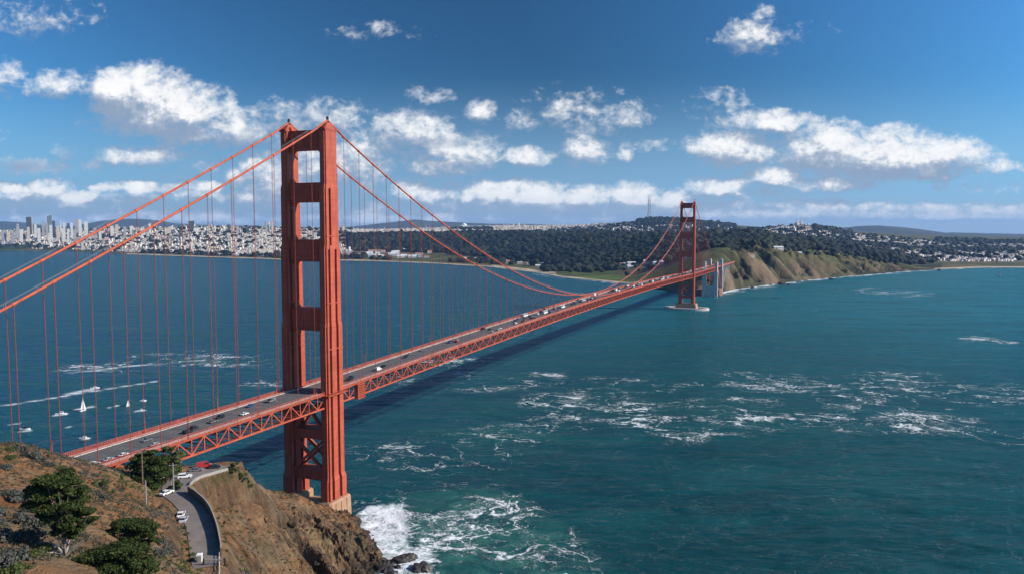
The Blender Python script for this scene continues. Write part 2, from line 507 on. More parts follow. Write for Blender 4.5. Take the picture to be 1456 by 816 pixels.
# ------------------------------------------------------------------ water
def make_water_mat():
    m, t, b = new_mat('sea_water')
    geo = t.node('ShaderNodeNewGeometry')
    p = geo.outputs['Position']
    foam_e = t.attr('foam'); aqua = t.attr('aqua')
    # long soft patches of slightly different water
    big = t.noise(t.mapping(p, (1, 1.0, 1), (0, 0, 0.5)), 0.0022, 5, 0.55, 0.6)
    mid = t.noise(t.mapping(p, (0.5, 1.6, 1), (0, 0, 0.25)), 0.012, 5, 0.6, 0.5)
    # green strait; the bay and far blues put the sky's reflection into the colour
    px_, py_, pz_ = t.sep(p)[:3]
    bay = t.ramp(t.m('ADD', t.m('MULTIPLY_ADD', py_, .41, -300.0), t.m('MULTIPLY_ADD', px_, -1.0, t.m('MULTIPLY_ADD', big, 500.0, -250.0))), -500, 700)
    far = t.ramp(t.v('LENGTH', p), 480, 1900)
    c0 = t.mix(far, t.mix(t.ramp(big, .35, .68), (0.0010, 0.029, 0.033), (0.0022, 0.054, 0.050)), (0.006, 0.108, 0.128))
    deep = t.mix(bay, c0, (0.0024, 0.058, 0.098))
    deep = t.mix(t.ramp(mid, .40, .68, 0, .7), deep, (0.004, 0.068, 0.070))
    turb = t.noise(p, 0.045, 6, 0.62, 1.2)
    deep = t.mix(t.m('MULTIPLY', aqua, t.ramp(turb, .34, .66, .15, 1)), deep, (0.03, 0.130, 0.105))
    # foam lace: thin ridges of warped noise, more of them where the sea is broken
    def lace(scale, det, sx=1.0, sy=1.0, rot=0.0):
        q = t.mapping(p, (sx, sy, 1), (0, 0, rot))
        w = t.noise(q, scale * .55, 3, .6, out=1)
        q2 = t.v('MULTIPLY_ADD', t.v('SUBTRACT', w, (.5, .5, .5)), (1.4 / scale, 1.4 / scale, 0), q)
        n = t.noise(q2, scale, det, .62)
        return t.m('ABSOLUTE', t.m('MULTIPLY_ADD', n, 2, -1))
    l1 = lace(0.019, 9, 1.0, 1.2, 0.5); l2 = lace(0.085, 7, 1, 1.1, -0.3); l3 = lace(0.30, 5, 1, 1, .8)
    patch = t.noise(t.mapping(p, (0.8, 1.15, 1), (0, 0, .3)), 0.014, 7, .68, .9)
    breakup = t.m('MULTIPLY', t.ramp(t.noise(t.mapping(p, (0.7, 1.3, 1), (0, 0, -.1)), 0.0065, 5, .62, .6), .36, .62), t.ramp(t.noise(p, 0.021, 5, .65, .8), .34, .58, .25, 1.0))
    fine = t.ramp(t.noise(p, .42, 5, .7), .38, .58, .25, 1.0)
    e = t.m('MULTIPLY', foam_e, t.m('MAXIMUM', breakup, t.ramp(foam_e, .75, 1.2)))
    th1 = t.m('MULTIPLY', e, t.ramp(patch, .42, .66, 0.015, 0.19))
    f1 = t.m('SUBTRACT', 1.0, t.m('DIVIDE', l1, t.m('MAXIMUM', th1, 0.0005)), clamp=True)
    th2 = t.m('MULTIPLY', e, t.ramp(patch, .46, .72, 0.0, 0.22))
    f2 = t.m('SUBTRACT', 1.0, t.m('DIVIDE', l2, t.m('MAXIMUM', th2, 0.0005)), clamp=True)
    th3 = t.m('MULTIPLY', e, t.ramp(patch, .50, .74, 0.0, 0.26))
    f3 = t.m('SUBTRACT', 1.0, t.m('DIVIDE', l3, t.m('MAXIMUM', th3, 0.0005)), clamp=True)
    dense = t.ramp(t.m('ADD', e, t.m('MULTIPLY_ADD', turb, 1.7, -.85)), .78, 1.30)
    thin = t.m('MAXIMUM', t.m('MULTIPLY', f1, 1.7), t.m('MAXIMUM', t.m('MULTIPLY', f2, 1.4), t.m('MULTIPLY', f3, 1.0)))
    body = t.m('MULTIPLY', dense, t.m('MULTIPLY_ADD', t.ramp(l2, .0, .34, 1.0, .0), .55, t.ramp(l3, .0, .40, .50, .04)))
    foam = t.m('MAXIMUM', t.m('MULTIPLY', thin, fine), body, clamp=True)
    wake = t.attr('wake')
    wk = t.m('MULTIPLY', wake, t.ramp(t.noise(p, .25, 4, .6), .3, .6, .4, 1))
    foam = t.m('MAXIMUM', foam, wk, clamp=True)
    # a few white caps everywhere
    wc = t.noise(t.mapping(p, (.35, 1.2, 1), (0, 0, .15)), 0.09, 5, .6, .5)
    wc2 = t.noise(p, 0.008, 4, .6)
    caps = t.m('MULTIPLY', t.ramp(wc, .71, .76), t.ramp(wc2, .52, .66))
    foam = t.m('MAXIMUM', foam, t.m('MULTIPLY', caps, .55), clamp=True)
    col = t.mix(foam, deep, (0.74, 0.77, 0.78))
    # waves
    w1 = t.noise(t.mapping(p, (.55, 1.5, 1), (0, 0, .3)), 0.05, 4, .55, .3)
    w2 = t.noise(t.mapping(p, (.6, 1.5, 1), (0, 0, -.12)), 0.19, 5, .6, .4)
    w3 = t.noise(t.mapping(p, (.8, 1.3, 1), (0, 0, .5)), 0.7, 3, .6)
    w0 = t.noise(t.mapping(p, (.5, 1.7, 1), (0, 0, .42)), 0.017, 3, .5, .3)
    gust = t.ramp(t.noise(t.mapping(p, (.6, 1.4, 1), (0, 0, .2)), 0.004, 5, .6, .7), .3, .7, .55, 1.35)
    w1 = t.m('ADD', w1, t.m('MULTIPLY', w0, 1.6)); w2 = t.m('MULTIPLY', w2, gust); w3 = t.m('MULTIPLY', w3, gust)
    h = t.m('ADD', t.m('MULTIPLY', w1, 4.2), t.m('ADD', t.m('MULTIPLY', w2, 1.25), t.m('MULTIPLY', w3, .28)))
    h = t.m('ADD', h, t.m('MULTIPLY', foam, .35))
    calm = t.ramp(t.v('LENGTH', p), 500, 3200, 1.0, .30)
    nrm = t.bump(h, 0.8, calm)
    t.n.remove(b)
    df = t.node('ShaderNodeBsdfDiffuse'); t.put(df.inputs['Color'], col); t.put(df.inputs['Normal'], t.bump(h, 0.9, calm))
    gl = t.node('ShaderNodeBsdfGlossy'); gl.inputs['Color'].default_value = (.92, .96, 1, 1); gl.inputs['Roughness'].default_value = .17; t.put(gl.inputs['Normal'], nrm)
    fr = t.node('ShaderNodeFresnel'); fr.inputs['IOR'].default_value = 1.33; t.put(fr.inputs['Normal'], nrm)
    # wave slopes keep a rough sea from ever becoming a full mirror at low angles
    fac = t.m('MULTIPLY', t.m('MINIMUM', t.m('MULTIPLY', fr.outputs[0], .46), .15), t.m('SUBTRACT', 1.0, foam))
    mx = t.node('ShaderNodeMixShader'); t.put(mx.inputs[0], fac); t.l.new(df.outputs[0], mx.inputs[1]); t.l.new(gl.outputs[0], mx.inputs[2])
    t.l.new(mx.outputs[0], t.n['Material Output'].inputs[0])
    return m
WATER = make_water_mat()

def seg_dist(x, y, pts):
    """distance to a polyline in plan"""
    d = np.full(x.shape, 1e9)
    for (ax, ay), (bx, by) in zip(pts[:-1], pts[1:]):
        vx, vy = bx - ax, by - ay
        k = np.clip(((x - ax) * vx + (y - ay) * vy) / (vx * vx + vy * vy + 1e-9), 0, 1)
        d = np.minimum(d, np.hypot(x - ax - k * vx, y - ay - k * vy))
    return d
def blob(x, y, px, py, rx, ry, rot=0.0):
    """soft patch on the water, centred where the photograph shows it, radii in pixels turned into metres"""
    c = on_water(px, py)
    a = on_water(px + rx, py); b = on_water(px, py - ry) if ry else c
    mx = abs(a[0] - c[0]); my = abs(b[1] - c[1])
    dx, dy = x - c[0], y - c[1]
    co, si = math.cos(rot), math.sin(rot)
    u, v = (dx * co + dy * si) / mx, (-dx * si + dy * co) / my
    return np.clip(1 - (u * u + v * v), 0, 1)
def wpath(L): return [tuple(on_water(px, py)[:2]) for px, py in L]

def build_water():
    # rings of cells that grow with distance from below the viewpoint
    az = np.concatenate([np.linspace(-math.pi, -0.75, 40)[:-1], np.linspace(-0.75, 0.75, 820), np.linspace(0.75, math.pi, 40)[1:]])
    rr = np.concatenate([np.linspace(60, 280, 12)[:-1], CAM_H / np.tan(np.linspace(math.atan(CAM_H / 280), math.atan(CAM_H / 7000), 430)), np.array([9000, 12000, 16000, 22000, 29000])])
    A, RR = np.meshgrid(az, rr)
    X = RR * np.sin(A); Y = RR * np.cos(A)
    x, y = X.ravel(), Y.ravel()
    foam = np.zeros_like(x); aqua = np.zeros_like(x); wake = np.zeros_like(x)
    for (px, py, rx, ry, k) in [
        # broken water by the near pier and the rocks
        (535, 762, 74, 66, 1.38), (520, 738, 34, 36, 1.25), (580, 798, 85, 50, 1.22), (640, 760, 135, 66, 1.0), (720, 790, 120, 55, .98), (600, 715, 75, 22, .85), (770, 800, 70, 40, .8), (690, 735, 60, 20, .85),
        (560, 640, 70, 16, .5), (700, 622, 80, 16, .75), (680, 625, 30, 10, .5), (560, 645, 50, 8, .5), (640, 640, 120, 25, .34), (525, 648, 30, 8, .6),
        # tide rip in the open strait
        (900, 580, 130, 32, .72), (860, 570, 60, 25, .5), (1080, 582, 110, 22, .95), (1060, 583, 60, 12, .6), (1000, 560, 170, 34, .6), (890, 607, 26, 9, .95), (800, 575, 60, 20, .5),
        (1180, 565, 150, 30, .55), (1320, 550, 130, 20, .62), (1290, 600, 110, 14, .55), (1430, 620, 60, 10, .5), (1120, 606, 90, 10, .4), (770, 605, 60, 12, .4),
        (740, 535, 60, 14, .5), (690, 540, 60, 14, .5), (640, 515, 45, 8, .6), (580, 545, 40, 10, .4), (700, 500, 25, 6, .6), (1400, 483, 36, 5, .6), (1265, 415, 45, 5, .9),
        # bay side
        (160, 522, 70, 9, .75), (330, 517, 80, 11, .95), (260, 505, 70, 10, .5), (345, 520, 40, 7, .5), (120, 560, 30, 6, .4), (380, 545, 40, 5, .35),
    ]:
        foam = np.maximum(foam, k * blob(x, y, px, py, rx * 1.15, ry * 1.2) ** .7)
    for (px, py, rx, ry, k) in [(650, 770, 150, 80, 1.0), (740, 790, 110, 60, .9), (600, 735, 90, 40, .8), (545, 770, 60, 70, .6), (960, 580, 200, 30, .22), (700, 622, 90, 18, .3), (800, 810, 80, 40, .5)]:
        aqua = np.maximum(aqua, k * np.sqrt(blob(x, y, px, py, rx, ry)))
    # surf along the far coast and beaches
    surf = wpath([(1010, 421), (1046, 411.5), (1082, 406.5), (1132, 400.5), (1200, 393.5), (1280, 386.5), (1340, 382.5), (1392, 380.5), (1500, 380.5)])
    d = seg_dist(x, y, surf)
    foam = np.maximum(foam, 1.35 * np.clip(1 - d / (26 + 34 * vnoise(x * .012, y * .012)), 0, 1))
    nb = wpath([(760, 390), (800, 395), (850, 399.5), (890, 404)])
    foam = np.maximum(foam, 1.0 * np.clip(1 - seg_dist(x, y, nb) / 22, 0, 1))
    sh = wpath([(500, 752), (520, 772), (545, 797), (556, 830), (560, 900)])
    foam = np.maximum(foam, 1.3 * np.clip(1 - seg_dist(x, y, sh) / 20, 0, 1))
    # boat wakes
    for L, w in [([(0, 577), (60, 568), (110, 559), (150, 553), (222, 542)], 2.6), ([(100, 559), (130, 553)], 6), ([(90, 531), (135, 527), (175, 521), (220, 517), (290, 512)], 3.2),
                 ([(110, 582), (130, 578)], 4), ([(155, 579), (168, 576)], 1.6), ([(113, 624), (128, 623.5)], 1.4), ([(78, 590), (94, 588)], 2.2), ([(28, 612.5), (42, 611)], 2.0), ([(192, 584.5), (206, 583)], 1.2), ([(198, 571.5), (206, 570)], 1.2),
                 ([(90, 608), (104, 605)], 1.2), ([(12, 604), (28, 602)], 1.0), ([(1340, 481), (1420, 486)], 3)]:
        wake = np.maximum(wake, np.clip(1.2 - seg_dist(x, y, wpath(L)) / w, 0, 1))
    z = np.zeros_like(x)
    near = np.clip(1 - RR.ravel() / 2500, 0, 1)
    z += near * (1.1 * (fbm(x * .018, y * .03, 3) - .5) + 1.3 * (fbm(x * .07, y * .11, 3) - .5) + 1.1 * foam * (fbm(x * .12, y * .12, 3) - .5))
    z[RR.ravel() < 1] = 0
    nr, na = RR.shape
    i = np.arange(nr * na).reshape(nr, na)
    q = np.stack([i[:-1, :-1], i[:-1, 1:], i[1:, 1:], i[1:, :-1]], -1).reshape(-1, 4)
    o = mesh_np('water', np.stack([x, y, z], 1), [q], [WATER], smooth=True)
    for nm, a in (('foam', foam), ('aqua', aqua), ('wake', wake)):
        at_ = o.data.attributes.new(nm, 'FLOAT', 'POINT')
        at_.data.foreach_set('value', a.astype(np.float32))
    tag(o, kind='structure')
build_water()

# ------------------------------------------------------------------ far land
SHORE = [(-400, 350), (0, 357), (100, 358), (180, 362), (300, 366), (400, 369.5), (520, 371), (600, 374), (700, 380), (750, 386), (800, 394), (850, 399), (890, 403), (930, 408), (965, 416), (1000, 421), (1045, 411.5), (1080, 406.5), (1130, 400.5), (1200, 393.5), (1280, 386.5), (1340, 382.5), (1390, 380.5), (1456, 380.5), (1900, 379)]
SH_P = np.array([s[0] for s in SHORE], float)
SH_Y = np.array([on_water(*s)[1] for s in SHORE])
LAND_C = [
 (-300, 340, 7000), (-300, 330, 9000), (0, 346, 6600), (0, 333, 7600), (60, 351, 6350), (100, 347, 6700), (100, 331, 7700), (200, 353, 5600), (200, 340, 6300), (200, 328, 7200),
 (300, 356, 5200), (300, 341, 5900), (300, 327, 6700), (400, 359, 4850), (400, 342, 5700), (400, 327.5, 6500), (470, 331, 6300), (350, 332, 8500), (150, 334, 9500),
 (520, 364, 4500), (520, 356, 4900), (520, 336, 5700), (600, 367, 4400), (600, 355, 4800), (600, 337, 5600), (600, 328, 7600), (660, 324, 8600), (720, 322, 9000), (660, 330, 6600),
 (700, 333, 5600), (700, 354, 4600), (700, 370, 3950), (760, 380, 3480), (760, 363, 3950), (760, 343, 4700), (760, 329, 7400), (760, 333, 5600),
 (840, 388, 2950), (840, 376, 3250), (840, 355, 3850), (840, 338, 4500), (830, 326, 8000), (870, 318.5, 8300), (923, 313.5, 8200), (950, 311.5, 8100), (1000, 319, 8000), (840, 336, 5600),
 (900, 392, 2750), (900, 376, 3100), (900, 354, 3700), (900, 340, 4300), (900, 334, 5600), (950, 380, 2500), (950, 354, 3250), (950, 339, 3900), (1000, 339, 3600), (1000, 352, 2900), (990, 380, 2150),
 (1012, 384, 2030), (1035, 367, 2230), (1060, 364, 2350), (1060, 352, 2800), (1060, 340, 3500), (1000, 336, 5500), (1100, 362, 2550), (1100, 352, 2950), (1100, 341, 3600), (1060, 337, 5500),
 (1130, 360, 2700), (1130, 347, 3500), (1180, 363, 2950), (1180, 353, 3500), (1230, 370, 3150), (1230, 359, 3600), (1280, 378, 3330), (1280, 368, 3800), (1340, 380.5, 3580), (1340, 371, 4000),
 (1340, 358, 5000), (1340, 346, 6500), (1400, 377.5, 3720), (1400, 361, 4800), (1400, 347, 6500), (1456, 377.5, 3720), (1456, 361, 4800), (1456, 348, 6500), (1800, 370, 4000), (1800, 345, 7000),
 (1140, 322, 6700), (1100, 325, 6800), (1060, 329, 7200), (1180, 327, 6600), (1200, 332, 6600), (1250, 336, 6800), (1250, 349, 5400), (1180, 346, 4900), (1120, 340, 4900), (1320, 339, 7500), (1400, 338, 8700), (1456, 339, 8700),
]
def upx(px): return np.asarray(px, float) / 170.0
LQ = []; LHH = []
for (px, py, Z) in LAND_C:
    w = at(px, py, Z); LQ.append((px / 170.0, math.log(Z) * 4.2)); LHH.append(w[2])
for px in list(range(-300, 1800, 60)) :
    y0 = float(np.interp(px, SH_P, SH_Y)); LQ.append((px / 170.0, math.log(y0) * 4.2)); LHH.append(1.0)
for px in range(-300, 1900, 200):
    LQ.append((px / 170.0, math.log(14000) * 4.2)); LHH.append(20.0)
land_tps = TPS(LQ, LHH, 0.02)
def land_base(px, Y):
    """ground height for azimuth (as photo column) and depth"""
    px = np.asarray(px, float); Y = np.asarray(Y, float)
    sh = np.interp(px, SH_P, SH_Y)
    sh = sh + 60 * (fbm(px * .035, Y * 0 + 3.1, 4) - .5) * np.clip((sh - 1900) / 900, 0, 1)
    h = land_tps(np.stack([px.ravel() / 170.0, np.log(Y.ravel()) * 4.2], 1)).reshape(px.shape)
    X = (px - 728) / F * Y
    inl = (Y - sh)
    amp = np.clip(inl / 500, 0, 1)
    h = h + amp * 16 * (fbm(X * .004, Y * .004, 5) - .5)
    # gullies in the sea cliffs
    cl = sstep(1015, 1050, px) * (1 - sstep(1270, 1330, px)) * sstep(0, 60, inl) * (1 - sstep(350, 520, inl))
    aa = X * .67 + Y * .74; bb = X * .74 - Y * .67
    wv = 3.0 * fbm(X * .005, Y * .005, 4)
    g = ridged(aa * .0115 + wv, bb * .0024, 5, .55)
    h = h - cl * (60 + 110 * fbm(aa * .006 + 5, bb * .004, 2)) * np.clip(.84 - g, 0, 1) + cl * 24 * (ridged(aa * .035 + wv, bb * .012, 4) - .6) + cl * 6
    lim = np.where(inl > 0, 1.0 + inl * (0.85 + .5 * fbm(X * .02, Y * .02, 3)), -6.0)
    bl = np.clip(inl / 25.0, -1, 1)
    return np.where(inl > 0, np.clip(h, np.minimum(1.2, inl * .1), lim), np.maximum(-6, inl * .25))
def make_land_mat():
    m, t, b = new_mat('far_land')
    p = t.node('ShaderNodeNewGeometry').outputs['Position']
    use = t.attr('landuse', 'Color')
    n = t.noise(p, 0.01, 8, .65); n2 = t.noise(p, 0.05, 5, .6)
    c = t.mix(1, use, t.mix(t.ramp(n, .3, .7), (.62, .62, .60), (1.25, 1.22, 1.15)), 'MULTIPLY')
    c = t.mix(t.ramp(n2, .55, .7, 0, .4), c, (0.05, 0.055, 0.03))
    t.put(b.inputs['Base Color'], c)
    b.inputs['Roughness'].default_value = .95
    b.inputs['Specular IOR Level'].default_value = .1
    t.put(b.inputs['Normal'], t.bump(t.noise(p, .03, 6, .6), .5, 12))
    return m
def in_forest(px, Y):
    """1 where dark wood covers the ground (by bearing and distance)"""
    f = (px > 495) & (px < 700) & (Y > np.interp(px, [495, 700], [4850, 4500])) & (Y < 5900)
    f |= (px >= 640) & (px < 1180) & (Y > np.interp(px, [640, 700, 760, 800, 900, 960, 1000, 1060, 1130, 1180], [4500, 4100, 3780, 3250, 3150, 2750, 2450, 2560, 2860, 3150])) & (Y < np.interp(px, [640, 760, 1060, 1180], [5900, 5700, 4700, 4200]))
    f |= (px >= 770) & (px < 870) & (Y > 3000) & (Y < 3300)
    f |= (px >= 1180) & (px < 1330) & (Y > np.interp(px, [1180, 1330], [3150, 3720])) & (Y < np.interp(px, [1180, 1330], [3900, 3950]))
    f |= (px > 905) & (px < 1045) & (Y > 7300) & (Y < 8800)
    f |= (px > 1155) & (px < 1190) & (Y > 6200) & (Y < 7000)
    f |= (px > -100) & (px < 60) & (Y > 6180) & (Y < 6480)
    f |= (px > 60) & (px < 120) & (Y > 6050) & (Y < 6250)
    f |= (px > 1010) & (px < 1700) & (Y > 5000) & (Y < 5300) 
    f |= (px > 1330) & (px < 1800) & (Y > 6500) & (Y < 7300)
    f |= (px > 640) & (px < 700) & (Y > 7400) & (Y < 8000)
    return f
def in_city(px, Y):
    sh = np.interp(px, SH_P, SH_Y)
    c = (px > -250) & (px < 500) & (Y > sh + 170) & (Y < 8200)
    c |= (px >= 480) & (px < 860) & (Y > 6000) & (Y < 9300)
    c |= (px > 780) & (px < 1045) & (Y > 6200) & (Y < 8050)
    c |= (px > 1040) & (px < 1210) & (Y > 5300) & (Y < 7000)
    c |= (px > 1180) & (px < 1800) & (Y > np.interp(px, [1180, 1330, 1456], [4000, 4050, 4000])) & (Y < 6600)
    return c & ~in_forest(px, Y)
def build_land():
    px = np.linspace(-420, 1900, 1100)
    k = np.linspace(0, 1, 230) ** 1.35
    PX, K = np.meshgrid(px, k)
    sh = np.interp(PX, SH_P, SH_Y) - 60
    Y = sh * (13500 / sh) ** K
    h = land_base(PX, Y)
    X = (PX - 728) / F * Y
    nr, nc = PX.shape
    i = np.arange(nr * nc).reshape(nr, nc)
    q = np.stack([i[:-1, :-1], i[:-1, 1:], i[1:, 1:], i[1:, :-1]], -1).reshape(-1, 4)
    o = mesh_np('land', np.stack([X.ravel(), Y.ravel(), h.ravel()], 1), [q], [make_land_mat()], smooth=True)
    # what covers the ground
    inl = Y - np.interp(PX, SH_P, SH_Y)
    c = np.zeros((nr, nc, 4)); c[..., 3] = 1
    n = fbm(X * .006, Y * .006, 4)[..., None]; n2 = fbm(X * .02, Y * .02, 4)[..., None]
    grass = np.array([.065, .080, .026]); dry = np.array([.145, .105, .055]); rock = np.array([.15, .105, .072]); wood = np.array([.035, .042, .02]); town = np.array([.20, .19, .18]); sand = np.array([.42, .34, .24])
    base = grass + (dry - grass) * sstep(.42, .6, n)
    rav = ridged((X * .67 + Y * .74) * .0115 + 3.0 * fbm(X * .005, Y * .005, 4), (X * .74 - Y * .67) * .0024, 5, .55)[..., None]
    gz, gx = np.gradient(h); slope = np.abs(np.gradient(h, axis=0) / np.maximum(np.gradient(Y, axis=0), 1)) 
    slope = np.maximum(slope, np.abs(np.gradient(h, axis=1) / np.maximum(np.abs(np.gradient(X, axis=1)), 1)))[..., None]
    base = base + (rock - base) * sstep(.30, .62, slope + (n2 - .5) * .5)
    top = sstep(90, 200, inl + 120 * (fbm(X * .01, Y * .01, 4) - .5))[..., None] * ((PX > 1005) & (PX < 1345) & (inl < 700))[..., None]
    base = base + (np.array([.070, .088, .026]) * (.7 + .6 * n2) - base) * top * .5
    patchy = sstep(.50, .60, fbm(X * .012 + 9, Y * .012, 5))[..., None] * ((PX > 1005) & (PX < 1345) & (inl < 520))[..., None]
    base = base + (np.array([.052, .060, .022]) - base) * patchy * .5
    scrub_shade = sstep(.76, .62, rav + .25 * (n2 - .5)) * ((PX > 1010) & (PX < 1340) & (inl < 520))[..., None]  # dark scrub tint that also paints the ravines' shade into the gullies
    base = base + (np.array([.030, .034, .016]) - base) * scrub_shade * .85
    base = np.where(in_forest(PX, Y)[..., None], wood, base)
    base = np.where(in_city(PX, Y)[..., None], town * (.6 + .8 * n2), base)
    lawn = ((inl > 45) & (inl < 330) & (PX > 800) & (PX < 985))[..., None] & (n > .40)
    base = np.where(lawn & ~in_forest(PX, Y)[..., None], np.array([.085, .125, .028]), base)
    beach = ((inl < 75) & (PX > 180) & (PX < 780)) | ((inl < 45) & (PX >= 780) & (PX < 920)) | ((inl > 75) & (inl < 190) & (PX > 700) & (PX < 790)) | ((inl < 90) & (PX > 1330))
    base = np.where(beach[..., None], sand, base)
    c[..., :3] = base
    a = o.data.color_attributes.new('landuse', 'FLOAT_COLOR', 'POINT')
    a.data.foreach_set('color', c.astype(np.float32).ravel())
    tag(o, kind='structure')
build_land()
def far_hills():
    m = simple('far_hill_grass', (0.035, 0.045, 0.038), .95, var=.3, scale=0.0015)
    for nm, L, Z, dep in [
        ('hills', [(1040, 338), (1120, 330), (1180, 325), (1215, 322), (1245, 321), (1275, 323), (1310, 327), (1345, 331), (1400, 332.5), (1460, 333.5), (1600, 331), (1800, 333)], 13500, 2500),
        ('hills', [(1130, 338), (1180, 334), (1215, 331.5), (1260, 333), (1300, 335), (1340, 338), (1400, 337), (1470, 339), (1600, 337), (1800, 338)], 10200, 1400),
        ('hills', [(-300, 325), (-150, 318), (-60, 316), (10, 315), (40, 317), (75, 324), (110, 322), (140, 315), (170, 312), (200, 311), (225, 314), (250, 318), (300, 320), (380, 322), (470, 325), (520, 321), (560, 316), (590, 313), (630, 316), (700, 319), (760, 319), (820, 322), (900, 326)], 17000, 3000)]:
        xs = np.array([l[0] for l in L], float); ys = np.array([l[1] for l in L], float)
        px = np.linspace(xs[0], xs[-1], 400); py = np.interp(px, xs, ys)
        top = np.array([at(a, b, Z)[2] for a, b in zip(px, py)]) + 30 * (fbm(px * .03, px * 0, 5) - .5)
        rows = []
        for kk, dz in ((0.0, -dep), (.35, -dep * .6), (.8, -dep * .2), (1, 0), (.8, dep * .3), (0, dep)):
            Y = Z + dz + 200 * (fbm(px * .02, px * 0 + dz * .001, 3) - .5)
            rows.append(np.stack([(px - 728) / F * Z * (1 + 0 * dz), Y, top * kk * (1 - .15 * (kk < 1) * fbm(px * .05, px * 0 + kk * 7, 4)) - 5 * (kk == 0)], 1))
        V = np.concatenate(rows); n = len(px)
        i = np.arange(len(V)).reshape(len(rows), n)
        q = np.stack([i[:-1, :-1], i[:-1, 1:], i[1:, 1:], i[1:, :-1]], -1).reshape(-1, 4)
        tag(mesh_np(nm, V, [q], [m], smooth=True), kind='structure')
far_hills()

# ------------------------------------------------------------------ near headland
HILL_C = [  # photo column, photo row, distance
 (0, 634, 232), (30, 632, 236), (60, 638, 244), (100, 656, 262), (130, 668, 272), (165, 676, 278), (188, 688, 272),
 (0, 816, 100), (150, 816, 106), (0, 720, 150), (70, 760, 125), (100, 700, 182), (200, 740, 178), (240, 792, 166), (180, 790, 140), (-120, 700, 160), (-150, 630, 225), (50, 680, 195), (150, 700, 215), (190, 710, 215), (-100, 816, 95),
 (215, 712, 228), (285, 802, 183), (232, 708, 233), (300, 800, 185), (262, 745, 207), (300, 745, 208), (260, 715, 226), (245, 700, 238), (285, 720, 224), (310, 765, 199), (250, 694, 246), (255, 686, 256), (235, 692, 247),
 (270, 675, 275), (295, 671, 278), (250, 672, 274), (310, 664, 287), (325, 662, 290), (290, 660, 291), (335, 667, 294),
 (345, 670, 303), (370, 681, 335), (400, 693, 368), (430, 704, 393), (455, 718, 407), (480, 735, 413), (500, 752, 402), (520, 768, 388), (540, 790, 371), (549, 806, 380.0),
 (318, 718, 282), (322, 752, 250), (330, 790, 214), (345, 816, 216), (400, 816, 258), (450, 816, 296), (500, 816, 336), (535, 816, 364), (400, 760, 300), (450, 780, 331), (450, 745, 371), (500, 790, 356), (380, 722, 326), (350, 760, 268), (430, 730, 370), (345, 700, 300), (320, 690, 283),
]
HILL_W = [  # x, y, height: ground the photograph does not show
 (-190, 310, 69), (-160, 322, 66), (-145, 318, 66), (-130, 325, 58), (-175, 300, 71), (-215, 290, 73), (-250, 300, 62), (-130, 305, 70),
 (-120, 345, 42), (-150, 360, 30), (-190, 360, 22), (-230, 370, 4), (-170, 400, -4), (-140, 400, 8), (-128, 424, 9), (-128, 443, 7), (-120, 455, -5), (-100, 455, -6), (-107, 436, 5), (-150, 440, -6), (-112, 415, 15), (-120, 400, 20),
 (-95, 426, 4), (-84, 424, -1), (-76, 415, -3), (-65, 400, -6), (-55, 380, -6), (-60, 366, 1), (-52, 340, 1), (-42, 310, 1), (-30, 370, -10), (-10, 320, -12), (-35, 280, 2), (-20, 240, 8), (-8, 180, 20), (20, 160, 0), (60, 100, 0), (40, 240, -15), (80, 160, -15),
 (-60, 60, 126), (0, 40, 118), (-160, 60, 130), (-250, 120, 128), (-300, 200, 118), (-340, 300, 70), (-300, 380, 0), (-420, 300, 70), (-420, 100, 140), (-45, 120, 96), (-60, 180, 78), (-40, 200, 40), (60, 20, 80), (-250, 440, -20), (-400, 460, -20), (20, 460, -25),
]
_hp = [at(*c) for c in HILL_C]
hill_tps = TPS([(p[0] / 60, p[1] / 60) for p in _hp] + [(x / 60, y / 60) for x, y, z in HILL_W], [p[2] for p in _hp] + [z for x, y, z in HILL_W], 0.015)
def mean3(*c): return [at(*q) for q in c]
# the road up the slope and the terrace below the deck
ROAD = [at(293, 806, 181), at(291, 785, 190), at(286, 755, 203), at(276, 728, 219), at(262, 712, 229), at(248, 700, 240), at(252, 688, 254), at(268, 677, 270), at(292, 669, 281), at(318, 662, 291)]
ROAD = [np.array([p[0], p[1], p[2]]) for p in ROAD]
def smooth_path(P, n=12):
    P = [np.array(p) for p in P]; out = []
    for i in range(len(P) - 1):
        p0 = P[max(i - 1, 0)]; p1 = P[i]; p2 = P[i + 1]; p3 = P[min(i + 2, len(P) - 1)]
        for k in range(n):
            t = k / n
            out.append(.5 * ((2 * p1) + (-p0 + p2) * t + (2 * p0 - 5 * p1 + 4 * p2 - p3) * t * t + (-p0 + 3 * p1 - 3 * p2 + p3) * t ** 3))
    out.append(P[-1]); return np.array(out)
ROADC = smooth_path(ROAD)
ROADW = np.interp(np.linspace(0, 1, len(ROADC)), [0, .1, .3, .5, .55, .7, .8, 1], [2.8, 3.5, 3.5, 3.2, 3.6, 4.4, 5.6, 5.6])
def road_near(x, y):
    d2 = (x[:, None] - ROADC[None, :, 0]) ** 2 + (y[:, None] - ROADC[None, :, 1]) ** 2
    j = d2.argmin(1)
    return np.sqrt(d2[np.arange(len(x)), j]), ROADC[j, 2], ROADW[j]
def hit0(px, py):
    d = ray(px, py); Y = np.linspace(150, 440, 1200)
    h = hill_tps(np.stack([d[0] * Y / 60, Y / 60], 1)); k = np.nonzero(d[2] * Y + CAM_H < h)[0]
    i = k[0] if len(k) else 600
    return (d[0] * Y[i], Y[i])
GULLY = [hit0(*q) for q in ((347, 690), (360, 703), (375, 720), (392, 738), (412, 758), (435, 784), (455, 810), (470, 830))]
